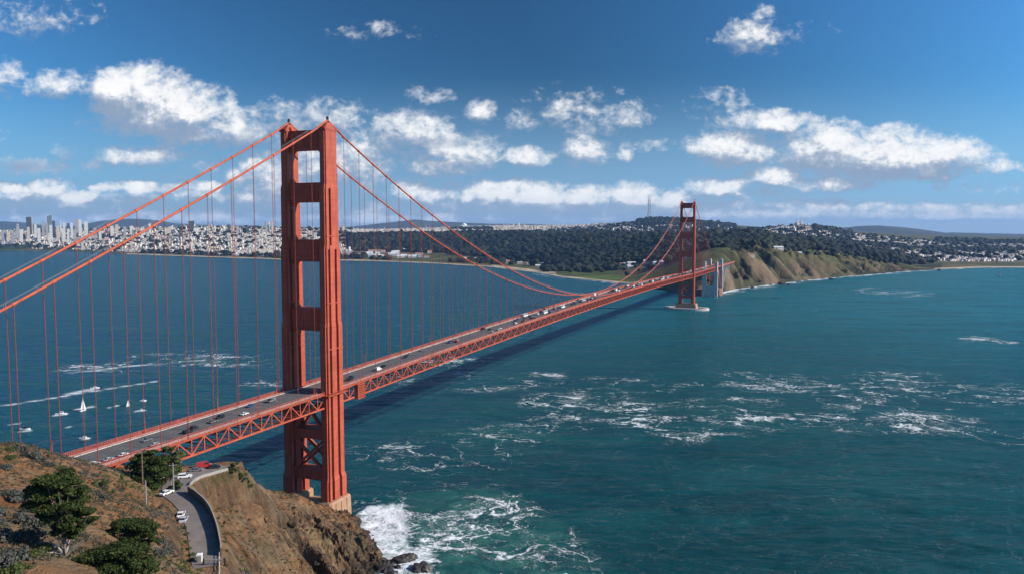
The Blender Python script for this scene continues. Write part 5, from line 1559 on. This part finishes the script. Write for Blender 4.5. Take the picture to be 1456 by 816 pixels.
# ------------------------------------------------------------------ lamp posts on the deck
def lamp_parts():
    r = empty('street_lamp')
    MB().lathe([(.32, 0), (.3, .9), (.17, 1.0), (.11, 7.4)], 8).build('pole', ORANGE, r)
    MB().tube([(0, 0, 7.3), (0, .25, 8.0), (0, .9, 8.35), (0, 1.9, 8.35)], .09, 6).build('arm', ORANGE, r)
    h = MB().box((0, 2.2, 8.3), (.42, .9, .26), taper=.8).build('lamp_head', DARKMETAL, r)
    MB().box((0, 2.2, 8.14), (.3, .7, .06)).build('lens', HEADL, h)
    return r
lamp0 = lamp_parts(); first = True
for sd in (-1, 1):
    for i, s in enumerate(srange(-152, SPAN + 300, 45.72)):
        if abs(s) < 8 or abs(s - SPAN) < 8: continue
        o = lamp0 if first else copy_tree(lamp0); first = False
        x, y = from_bridge(s, sd * 12.9); o.location = (x, y, deck_h(s) - .3)
        o.rotation_euler = (0, 0, -BTH + (math.pi / 2 if sd > 0 else -math.pi / 2))
        side = 'bay side' if sd < 0 else 'ocean side'
        reg = 'between the hill and the near tower' if s < 0 else ('on the near half of the main span' if s < SPAN / 2 else 'on the far half of the bridge')
        tag(o, f'orange lamp post on the {side} railing {reg}', 'street lamp', 'lamp posts along the bridge deck')

# ------------------------------------------------------------------ boats
SAIL = simple('sailcloth', (.62, .61, .59), .7, var=.04); HULL = simple('boat_hull', (.74, .74, .73), .4, var=.05)
def hull_mesh(L, W, Hh):
    mb = MB(); st = [(-.5, .72, .0), (-.25, .98, 0), (.1, 1, 0), (.35, .62, .08), (.5, .03, .2)]
    vs = []
    for f, w, sh in st:
        vs += [(-w * W / 2, f * L, Hh * (1 + sh)), (w * W / 2, f * L, Hh * (1 + sh)), (w * W * .32, f * L * .97, -.35), (-w * W * .32, f * L * .97, -.35)]
    fs = [(3, 2, 1, 0)]
    for i in range(4):
        for k in range(4):
            k2 = (k + 1) % 4; fs.append((4 * i + k, 4 * i + k2, 4 * i + 4 + k2, 4 * i + 4 + k))
    fs.append((16, 17, 18, 19)); mb.add(vs, fs); return mb
def sail_shape(P, th=.06):
    mb = MB(); n = len(P); vs = [(p[0] - th, p[1], p[2]) for p in P] + [(p[0] + th, p[1], p[2]) for p in P]
    mb.add(vs, [tuple(range(n - 1, -1, -1)), tuple(range(n, 2 * n))] + [(i, (i + 1) % n, n + (i + 1) % n, n + i) for i in range(n)]); return mb
def sailboat(px, py, L, mast, rz, label):
    p = on_water(px, py); r = empty('sailboat', (p[0], p[1], .15), rz, label, 'sailboat')
    hull_mesh(L, L * .30, L * .09).build('hull', HULL, r)
    MB().box((0, -.05 * L, L * .12), (L * .15, L * .36, L * .06), taper=.8).build('cabin', HULL, r)
    m = MB().tube([(0, .08 * L, L * .08), (0, .08 * L, mast)], [.11, .07], 6).build('mast', GREYWOOD, r)
    MB().tube([(0, .07 * L, L * .22), (.1, -.42 * L, L * .2)], .08, 6).build('boom', GREYWOOD, m)
    sail_shape([(0, .06 * L, L * .24), (.3, -.42 * L, L * .23), (.35, -.25 * L, mast * .5), (.12, -.06 * L, mast * .82), (0, .06 * L, mast * .98)]).build('mainsail', SAIL, r)
    sail_shape([(0, .47 * L, L * .14), (.2, .12 * L, L * .2), (.15, .12 * L, mast * .45), (0, .10 * L, mast * .86)]).build('jib', SAIL, r)
sailboat(118, 584, 8.5, 12.6, R(-8), 'larger white sailboat heeling alone on the bay between two suspender ropes')
sailboat(182, 577, 4.8, 5.8, R(-20), 'smaller white sailboat on the bay further right')
sailboat(1420, 392, 13, 20, R(40), 'tiny white sailboat far out near the right edge of the sea')
def motorboat(px, py, L, rz, label, dark=False):
    p = on_water(px, py); r = empty('motorboat', (p[0], p[1], .1), rz, label, 'motorboat')
    hull_mesh(L, L * .34, L * .11).build('hull', HULL, r)
    c = MB().box((0, .02 * L, L * .19), (L * .22, L * .34, L * .16), taper=.85).build('cabin', DARKMETAL if dark else HULL, r)
    MB().box((0, .02 * L, L * .225), (L * .212, L * .338, L * .05)).build('window', GLASS, c)
    MB().tube([(0, -.1 * L, L * .2), (0, -.1 * L, L * .42)], .06, 5).build('mast', GREYWOOD, r)
motorboat(87, 589, 10, R(-80), 'white motorboat below and left of the larger sailboat')
motorboat(35.5, 610.5, 9, R(-85), 'dark roofed motorboat near the left edge close above the hill', True)
motorboat(201, 583.5, 6, R(-80), 'small white boat just right of the smaller sailboat')
motorboat(203.5, 569.8, 6, R(-75), 'small white boat above the pair of boats right of the smaller sailboat')
motorboat(120, 623.6, 8, R(-88), 'low white boat just off the hill left of the bridge deck')
motorboat(135, 552, 9, R(-75), 'fast motorboat at the head of a long white wake')

# ------------------------------------------------------------------ things on the headland
RN_ = np.stack([np.gradient(ROADC[:, 0]), np.gradient(ROADC[:, 1])], 1); RN_ /= np.linalg.norm(RN_, axis=1)[:, None]
RNRM = np.stack([RN_[:, 1], -RN_[:, 0]], 1)
def road_edge(i, off): return ROADC[i, 0] + RNRM[i, 0] * (ROADW[i] + off), ROADC[i, 1] + RNRM[i, 1] * (ROADW[i] + off), ROADC[i, 2]
def wall_along(name, i0, i1, off, hgt, th, m, cap, label, cat):
    r = empty(name, (0, 0, 0), 0, label, cat); mb = MB(); cb = MB()
    pts = [road_edge(i, off) for i in range(i0, i1 + 1)]
    r.location = pts[0]; o = pts[0]
    P = [(p[0] - o[0], p[1] - o[1], p[2] - o[2]) for p in pts]
    for a, b in zip(P[:-1], P[1:]):
        mb.bar((a[0], a[1], a[2] + hgt / 2 - .8), (b[0], b[1], b[2] + hgt / 2 - .8), th, hgt + 1.6)
        cb.bar((a[0], a[1], a[2] + hgt + .1), (b[0], b[1], b[2] + hgt + .1), th + .06, .16)
    mb.build('wall', m, r); cb.build('coping', cap, r); return r
WALLD = make_concrete('shade_dark_stained_concrete', (.10, .085, .075))  # streaked concrete; shade of the road-facing side put into its dark base colour
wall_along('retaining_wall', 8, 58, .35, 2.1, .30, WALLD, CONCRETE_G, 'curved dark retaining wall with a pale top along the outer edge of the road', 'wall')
wall_along('parapet_wall', 68, 106, .5, .7, .35, CONCRETE_G, CONCRETE_G, 'low pale parapet wall along the edge of the terrace', 'wall')
def pole(px, py, Z, hgt, label, m=WOOD, arm=True):
    p = hit(px, py); z = p[2]; r = empty('utility_pole', (p[0], p[1], z - .3), R(20), label, 'utility pole')
    MB().tube([(0, 0, 0), (0, 0, hgt)], [.24, .17], 8).build('pole', m, r)
    if arm:
        a = MB().bar((-1.2, 0, hgt - .7), (1.2, 0, hgt - .7), .16).build('cross_arm', m, r)
        b = MB()
        for x in (-1.0, 0, 1.0): b.lathe([(.07, hgt - .62), (.11, hgt - .5), (.05, hgt - .35)], 6, (x, 0, 0))
        b.build('insulator', GREYWOOD, a)
pole(203, 688, 262, 11.5, 'tall brown utility pole in front of the dark tree', WOOD)
pole(208, 719, 226, 7.5, 'grey wooden pole on the slope left of the white car at the bend', GREYWOOD, False)
pole(247, 700, 240, 10, 'slim pole beside the black car at the bend', GREYWOOD)
pole(228, 680, 268, 8, 'short reddish pole under the dark tree', WOOD, False)
# white cabinet and barrier at the road's lower end
p = hit(284, 799); z = p[2]
r = empty('utility_cabinet', (p[0], p[1], z), .2, 'white upright cabinet at the lower end of the road', 'cabinet')
MB().prism([(-.6, -.5), (.6, -.5), (.6, .5), (-.6, .5)], -.4, 2.0).build('body', WHITE, r); MB().box((0, 0, 2.08), (1.4, 1.2, .16), taper=.8).build('lid', WHITE, r); MB().box((0, -.53, 1.0), (.9, .06, 1.5)).build('door', GREYWOOD, r)
e = road_edge(2, .3)
r = empty('barrier_gate', (ROADC[3, 0] + 1.0, ROADC[3, 1], ROADC[3, 2]), .05, 'grey barrier gate across the lower end of the road', 'gate')
MB().bar((-1.5, 0, 1.2), (3.6, 0, 1.2), .3, .3).bar((-1.5, 0, .6), (3.6, 0, .6), .16, .16).build('rail', GREYWOOD, r)
for x in (-1.5, 3.6): MB().box((x, 0, .6), (.35, .35, 1.9)).build('post', DARKMETAL, r)
def fence(pts, label):
    r = empty('rail_fence', pts[0], 0, label, 'fence'); o = Vector(pts[0]); P = [Vector(q) - o for q in pts]
    for q in P: MB().box((q.x, q.y, q.z + .3), (.18, .18, 1.8)).build('post', GREYWOOD, r)
    rb = MB()
    for a, b in zip(P[:-1], P[1:]):
        for hh in (.5, 1.05): rb.bar((a.x, a.y, a.z + hh), (b.x, b.y, b.z + hh), .1, .16)
    rb.build('rail', WHITE, r)
fp = []
for k in range(6):
    q = at(312 + .2 * k - k * k * .05, 793 + 5 * k, 189 - 3.4 * k); fp.append((q[0], q[1], ground(q[0], q[1])))
fence(fp, 'pale rail fence running down from the end of the road wall')
fp = []
for k in range(7):
    q = at(210 + 6.5 * k, 690 - 1.3 * k, 258 + 2 * k); fp.append((q[0], q[1], ground(q[0], q[1])))
fence(fp, 'weathered rail fence under the dark tree beside the terrace')

# rocks at the foot of the cliff
ROCKM = simple('wet_rock', (.035, .030, .027), .5, var=.35, scale=.6, bump=.5)
def rock(px, py, rr, label, group=None, m=ROCKM, zoff=0):
    p = on_water(px, py); V = IV2.copy()
    n = RNG.random(3) * 50
    k = .25 + 1.15 * ridged(V[:, 0] * 1.5 + n[0] + V[:, 2] * 1.1, V[:, 1] * 1.5 + n[1] - V[:, 2] * .9, 5, .62)
    k = np.round(k * 7) / 7 * .5 + k * .5
    V = V * k[:, None] * np.array([rr * RNG.uniform(1.0, 1.7), rr * RNG.uniform(.8, 1.2), rr * .60])
    o = mesh_np('rock', V, [IF2], [m], loc=(p[0], p[1], rr * .05 + zoff)); o.rotation_euler = (RNG.uniform(-.2, .2), RNG.uniform(-.2, .2), RNG.uniform(0, 6))
    tag(o, label, 'rock', group)
rock(573, 796, 4.0, 'dark rock awash in the foam, largest one standing clear of the cliff'); rock(600, 808, 4.6, 'long flat dark rock low in the foam at the bottom of the picture')
for px, py, rr in [(541, 800, 2.6), (547, 806, 2.4), (552, 812, 2.8), (540, 812, 2.6), (556, 803, 1.7), (560, 815, 2.0), (546, 797, 1.9), (533, 808, 2.4), (551, 800, 1.5), (566, 806, 1.6), (527, 785, 2.0), (516, 770, 1.8), (512, 764, 1.5)]:
    rock(px, py, rr, 'dark wet boulder in the heap at the foot of the near cliff', 'boulders at the foot of the near cliff')
for px, py, rr, lab in ((1113, 404.5, 9, 'dark sea stack off the far cliff, largest of the rocks there'), (1122, 404.8, 5, 'small dark rock beside the sea stack off the far cliff'), (1070, 409.5, 5, 'dark rock in the surf below the far cliff'), (1182, 397.5, 5, 'dark rock in the surf under the middle of the far cliff'), (1335, 384.5, 7, 'dark low rocks off the point at the right end of the cliffs')):
    rock(px, py, rr, lab, zoff=1)

# ------------------------------------------------------------------ plants on the headland
FOL, _t, _b = leafmat('cypress_foliage', (0.008, 0.016, 0.004), (0.048, 0.068, 0.013), (0.085, 0.090, 0.020))
SCR, _t, _b = leafmat('scrub_foliage', (0.045, 0.045, 0.030), (0.120, 0.105, 0.062), (0.20, 0.135, 0.07))
GRN, _t, _b = leafmat('green_shrub_foliage', (0.020, 0.034, 0.010), (0.095, 0.110, 0.030), (0.14, 0.12, 0.04))
GRY, _t, _b = leafmat('sage_foliage', (0.040, 0.043, 0.036), (0.105, 0.105, 0.088), (0.13, 0.10, 0.065))
BARK = simple('bark', (.22, .18, .15), .9, scale=1.5)
def leaf_cards(C, Rr, per, size, flat=.6, up=.35):
    """small leaf tufts gathered round clump centres C (n,3) with radii Rr"""
    n = len(C); tot = n * per
    d = RNG.normal(size=(tot, 3)); d /= np.linalg.norm(d, axis=1)[:, None]
    rad = RNG.random(tot) ** .45
    r = np.repeat(Rr, per) * rad
    P = np.repeat(C, per, 0) + d * r[:, None] * np.array([1, 1, flat])
    nrm = d + RNG.normal(size=(tot, 3)) * .7 + np.array([0, 0, up]); nrm /= np.linalg.norm(nrm, axis=1)[:, None]
    a = np.cross(nrm, RNG.normal(size=(tot, 3))); a /= np.linalg.norm(a, axis=1)[:, None]; b = np.cross(nrm, a)
    sz = size * RNG.uniform(.55, 1.25, tot)
    asp = RNG.uniform(.45, .9, tot)
    V = np.stack([P + a * sz[:, None], P + b * (sz * asp)[:, None], P - a * sz[:, None] + nrm * (sz * .25)[:, None], P - b * (sz * asp)[:, None]], 1).reshape(-1, 3)
    Q = np.arange(tot * 4).reshape(-1, 4)
    tint = np.clip(RNG.random(tot) * .7 + np.repeat(RNG.random(n), per) * .3, 0, 1)
    warm = np.clip(RNG.random(tot) * .65 + np.repeat(RNG.random(n), per) * .35, 0, 1)
    return V, Q, np.repeat(tint, 4), np.repeat(warm, 4)
def crown(name, parent, C, Rr, per, size, m, flat=.6):
    V, Q, ti, wa = leaf_cards(np.array(C), np.array(Rr), per, size, flat)
    o = mesh_np(name, V, [Q], [m], parent=parent); add_attr(o, 'tint', ti); add_attr(o, 'warm', wa); return o
def branchy(parent, H_, spread, n, r0, lean=(0, 0), targets=None):
    tb = MB(); top = Vector((lean[0], lean[1], H_ * .72))
    tb.tube([(0, 0, -1.0), (lean[0] * .2, lean[1] * .2, H_ * .2), (lean[0] * .55, lean[1] * .55, H_ * .45), tuple(top)], [r0, r0 * .8, r0 * .6, r0 * .25], 8)
    tr = tb.build('trunk', BARK, parent)
    bb = MB()
    for k in range(n):
        c = Vector(targets[k % len(targets)]); f = RNG.uniform(.1, .55)
        a = Vector((lean[0] * f, lean[1] * f, H_ * .72 * f))
        mid = a.lerp(c, .5) + Vector((0, 0, -.4))
        bb.tube([a, mid, c], [r0 * .42, r0 * .26, r0 * .08], 6)
    bb.build('branch', BARK, tr)
def pad_tree(name, px, py, pads, label, m=FOL, cat='tree', leaf=.2, per=330, depth=1.0, bare=0, thick=.42):
    """tree whose foliage pads are measured from the photograph: column, row, half width, half height"""
    q = hit(px, py); Z = q[1]; k = Z / F
    r = empty(name, tuple(q), 0, label, cat)
    C = []; Rr = []
    for (cx, cy, rx, ry) in pads:
        n = max(4, int(rx * k * 4.2))
        for j in range(n):
            u = RNG.uniform(-1, 1); dy = RNG.uniform(-1, 1)
            C.append(((cx - px) * k + u * rx * k * .8, dy * rx * k * .9 * depth, max(.3, (py - cy) * k * 1.08 + RNG.uniform(-.8, .8) * ry * k)))
            Rr.append(rx * k * RNG.uniform(.42, .72))
    C = np.array(C); H_ = C[:, 2].max() + .3
    branchy(r, H_, 0, 14, .017 * H_ + .06, (float(C[:, 0].mean()) * .6, 0), [tuple(c) for c in C[RNG.permutation(len(C))[:14]]])
    if bare:
        bb = MB()
        for j in range(bare):
            a = RNG.uniform(0, 6.28); e = Vector((math.cos(a) * RNG.uniform(1.5, 3.2), math.sin(a) * 2, RNG.uniform(1.5, 3.5)))
            bb.tube([(0, 0, .2), e * .5 + Vector((0, 0, .3)), e], [.12, .08, .03], 5)
        bb.build('bare_branch', simple('bleached_wood', (.42, .38, .34), .9), r)
    crown('crown', r, C, Rr, per, leaf, m, thick)
    return r
CY1 = [(58, 690, 20, 6), (80, 684, 24, 6), (100, 689, 18, 6), (112, 699, 12, 4), (64, 703, 22, 7), (90, 704, 22, 7), (70, 719, 22, 7), (100, 718, 22, 7), (120, 733, 16, 6), (130, 726, 10, 4), (60, 733, 15, 6), (90, 737, 20, 7), (112, 748, 16, 6), (84, 753, 14, 5), (102, 762, 12, 4), (42, 700, 10, 4), (132, 739, 7, 3), (48, 716, 10, 4)]
pad_tree('cypress_tree', 94, 793, CY1, 'large dark green cypress with pale bare lower branches on the near slope at left', bare=9)
CY2 = [(138, 790, 24, 6), (165, 781, 24, 6), (186, 785, 22, 7), (150, 800, 28, 7), (180, 801, 28, 7), (206, 799, 15, 6), (160, 812, 28, 6), (196, 812, 22, 6), (124, 804, 15, 5), (216, 808, 9, 5), (118, 812, 14, 4)]
pad_tree('cypress_tree', 168, 822, CY2, 'low spreading cypress at the bottom of the picture', depth=.8)
CY3 = [(180, 744, 18, 5), (200, 747, 18, 5), (214, 755, 13, 5), (170, 753, 14, 5), (194, 760, 20, 6), (222, 767, 9, 5), (182, 768, 14, 5), (208, 771, 12, 5)]
pad_tree('cypress_tree', 196, 784, CY3, 'smaller round cypress behind the low spreading one', depth=.9)
PN1 = [(215, 647, 9, 5), (205, 654, 13, 6), (225, 654, 13, 6), (200, 664, 16, 6), (220, 666, 16, 6), (205, 676, 18, 6), (226, 677, 14, 6), (195, 684, 13, 4), (216, 686, 14, 4)]
pad_tree('pine_tree', 216, 692, PN1, 'broad dark tree below the deck where the truss begins', leaf=.34, per=240)
PN2 = [(240, 640, 7, 6), (248, 647, 11, 6), (238, 654, 13, 7), (254, 654, 8, 5), (245, 664, 13, 6), (236, 671, 11, 6), (250, 671, 8, 5)]
pad_tree('pine_tree', 243, 691, PN2, 'lighter olive tree at the right of the broad dark tree', m=GRN, leaf=.32, per=220)
pad_tree('bush', 253, 697, [(252, 683, 5, 5), (254, 690, 5, 4)], 'small green bush at the left end of the pale parapet', m=GRN, cat='bush', leaf=.25, per=200, thick=.8)
pad_tree('bush', 331, 672, [(327, 664, 4, 3), (332, 661, 5, 3), (336, 666, 5, 2), (331, 667, 6, 2)], 'bright green bush on the edge of the terrace above the cliff', m=GRN, cat='bush', leaf=.24, per=200, thick=.55)
pad_tree('bush', 343, 684, [(337, 673, 4, 2), (342, 676, 5, 2), (346, 680, 5, 3), (349, 684, 4, 2)], 'bright green bush a little lower on the cliff edge', m=GRN, cat='bush', leaf=.24, per=200, thick=.55)
pad_tree('bush', 353, 693, [(351, 688, 5, 3), (354, 691, 5, 2)], 'dull green bush lowest on the cliff edge by the gully', m=GRN, cat='bush', leaf=.24, per=200, thick=.5)

def bush_meshes(m, n, sz):
    out = []
    for k in range(n):
        C = []; Rr = []
        for j in range(9):
            a = RNG.uniform(0, 6.28); u = RNG.random() ** .5
            C.append((u * .85 * math.cos(a), u * .75 * math.sin(a), .15 + .55 * (1 - u * u) * RNG.uniform(.6, 1.1))); Rr.append(RNG.uniform(.28, .48))
        V, Q, ti, wa = leaf_cards(np.array(C), np.array(Rr), 75, sz, .8)
        o = mesh_np('bush', V, [Q], [m]); add_attr(o, 'tint', ti); add_attr(o, 'warm', wa); out.append(o.data); bpy.data.objects.remove(o)
    return out
BM = {'grey': bush_meshes(GRY, 3, .105), 'green': bush_meshes(GRN, 3, .10), 'brown': bush_meshes(SCR, 3, .10)}
def bush(kind, px, py, Z, rr, label, group):
    p = hit(px, py + 3); o = bpy.data.objects.new('bush', random.choice(BM[kind])); link(o)
    o.location = (p[0], p[1], p[2] - .1 * rr); o.scale = (rr, rr * random.uniform(.8, 1.1), rr * random.uniform(.75, 1.05)); o.rotation_euler = (0, 0, random.uniform(0, 6.28))
    tag(o, label, 'bush', group)
for px, py, Z, rr in [(12, 705, 150, 3.0), (30, 708, 148, 2.6), (5, 735, 136, 2.8), (28, 740, 134, 2.6), (10, 765, 124, 2.4), (40, 765, 125, 2.2), (45, 725, 140, 2.4), (20, 790, 114, 2.2), (52, 748, 131, 2.0), (2, 800, 108, 2.2)]:
    bush('grey', px, py, Z, rr, 'grey green sage bush in the dense patch left of the large cypress', 'sage bushes left of the large cypress')
for px, py, Z, rr in [(40, 790, 116, 2.0), (25, 808, 106, 1.8), (60, 780, 121, 1.8), (8, 815, 101, 1.7)]:
    bush('green', px, py, Z, rr, 'green bush under the large cypress in the bottom left corner', 'green bushes in the bottom left corner')
for px, py, Z, rr in [(6, 640, 226, 2.6), (22, 637, 230, 3.2), (34, 640, 232, 3.4), (44, 646, 231, 3.0), (14, 650, 216, 2.2), (52, 652, 231, 2.6), (4, 663, 205, 2.4), (60, 655, 233, 2.4), (72, 658, 237, 2.0), (84, 664, 238, 2.0)]:
    bush(random.choice(['green', 'grey']), px, py, Z, rr, 'low dark bush on the crest of the near hill at left', 'bushes on the hill crest')
for px, py, Z, rr in [(142, 688, 222, 2.6), (150, 694, 219, 2.2), (136, 700, 211, 1.8), (158, 700, 216, 1.8), (146, 706, 208, 1.8)]:
    bush(random.choice(['brown', 'green', 'grey']), px, py, Z, rr, 'low shrub in the small clump on the middle of the slope', 'shrubs on the middle slope')
for px, py, Z, rr in [(228, 772, 165, 2.6), (238, 780, 168, 2.2), (222, 785, 158, 2.0)]:
    bush('grey', px, py, Z, rr, 'dry grey bush between the low cypress and the road', 'grey bushes beside the road')
for px, py, Z, rr in [(266, 757, 200, 1.1), (264, 768, 195, 1.2), (268, 778, 191, 1.1), (272, 787, 187, 1.3), (274, 793, 186, 1.3), (263, 748, 206, 1.0)]:
    bush('green', px, py, Z, rr, 'small green shrub along the inner edge of the road', 'shrubs along the road edge')
def build_scrub():
    """low scrub that covers the slopes"""
    n = 26000
    px = RNG.uniform(-40, 545, n); py = RNG.uniform(632, 830, n)
    x = RNG.uniform(-215, -66, n); y = RNG.uniform(95, 405, n)
    h = hill_h(x, y); e = 1.2
    sl = np.hypot(hill_h(x + e, y) - h, hill_h(x, y + e) - h) / e
    d, rz_, rw = road_near(x, y)
    dens = fbm(x * .045 + 3, y * .045, 4)
    face = sstep(-120, -98, x) * sstep(215, 250, y)
    ok = (h > 8) & (d > rw + 1.5) & (sl < 1.5) & (RNG.random(n) < np.where(face > .5, .22, 1.0) * sstep(.28, .56, dens))
    s_, t_ = to_bridge(x, y); ok &= ~((np.abs(t_) < 16) & (s_ > -220))
    x, y, h = x[ok], y[ok], h[ok]; n = len(x)
    kind = fbm(x * .03 + 40, y * .03, 3)
    for nm, mt, mask, sz in (('brown', SCR, kind < .52, 1.0), ('green', GRN, kind > .60, .85), ('grey', GRY, (kind >= .52) & (kind <= .60), 1.0)):
        xs, ys, hs = x[mask], y[mask], h[mask]; k = len(xs)
        if not k: continue
        C = []; Rr = []
        r = RNG.uniform(.25, .85, k) * np.where(RNG.random(k) < .12, 1.7, 1) * sz
        C = np.repeat(np.stack([xs, ys, hs + r * .2], 1), 3, 0) + RNG.normal(size=(3 * k, 3)) * np.repeat(r, 3)[:, None] * np.array([.5, .5, .12])
        V, Q, ti, wa = leaf_cards(C, np.repeat(r, 3) * .7, 16, .17, .7)
        o = mesh_np('ground_scrub', V, [Q], [mt]); add_attr(o, 'tint', ti); add_attr(o, 'warm', wa); tag(o, kind='stuff')
build_scrub()
def build_scree():
    """broken rock bedded in the slopes"""
    n = 16000
    x = RNG.uniform(-185, -58, n); y = RNG.uniform(100, 425, n)
    h = hill_h(x, y); rocky = sstep(-112, -88, x) * sstep(275, 320, y + .5 * (x + 90)); face = sstep(-120, -98, x) * sstep(215, 250, y)
    d, rz_, rw = road_near(x, y); s_, t_ = to_bridge(x, y)
    dens = fbm(x * .06 + 70, y * .06, 4)
    ok = (h > 1) & (d > rw + 1) & (RNG.random(n) < (.10 + .25 * face + .65 * rocky) * sstep(.36, .6, dens)) & ~((np.abs(t_) < 14) & (s_ > -220) & (s_ < 0))
    x, y, h, rocky = x[ok], y[ok], h[ok], rocky[ok]; n = len(x); nv = len(IV1)
    r = (.25 + .9 * RNG.random(n) ** 3) * (1 + 1.0 * rocky)
    base = IV1[None] * (.55 + .75 * RNG.random((n, nv, 1)))
    a = RNG.uniform(0, 6.28, n); co, si = np.cos(a)[:, None], np.sin(a)[:, None]
    ex = RNG.uniform(.8, 1.7, n)[:, None]
    bx = base[..., 0] * ex; by = base[..., 1]
    V = np.stack([x[:, None] + (bx * co - by * si) * r[:, None], y[:, None] + (bx * si + by * co) * r[:, None], h[:, None] + base[..., 2] * r[:, None] * .75], -1).reshape(-1, 3)
    Fc = (IF1[None] + (np.arange(n) * nv)[:, None, None]).reshape(-1, 3)
    o = mesh_np('scree', V, [Fc], [HILLMAT]); add_attr(o, 'rocky', np.repeat(np.clip(.35 + .65 * rocky, 0, 1), nv)); tag(o, kind='stuff')
    print('scree', n)
build_scree()

# ------------------------------------------------------------------ air
def build_haze():
    b = MB().box((0, 2000, 318), (64000, 64000, 664)).build('haze', [], None)
    m = bpy.data.materials.new('haze'); m.use_nodes = True
    t = NT(m.node_tree); t.n.remove(t.n['Principled BSDF'])
    pv = t.node('ShaderNodeVolumePrincipled')
    pv.inputs['Color'].default_value = (.30, .56, 1.0, 1)
    pv.inputs['Density'].default_value = 2.2e-5
    pv.inputs['Anisotropy'].default_value = 0.0
    t.l.new(pv.outputs[0], t.n['Material Output'].inputs['Volume'])
    b.data.materials.append(m)
    tag(b, kind='stuff')
build_haze()
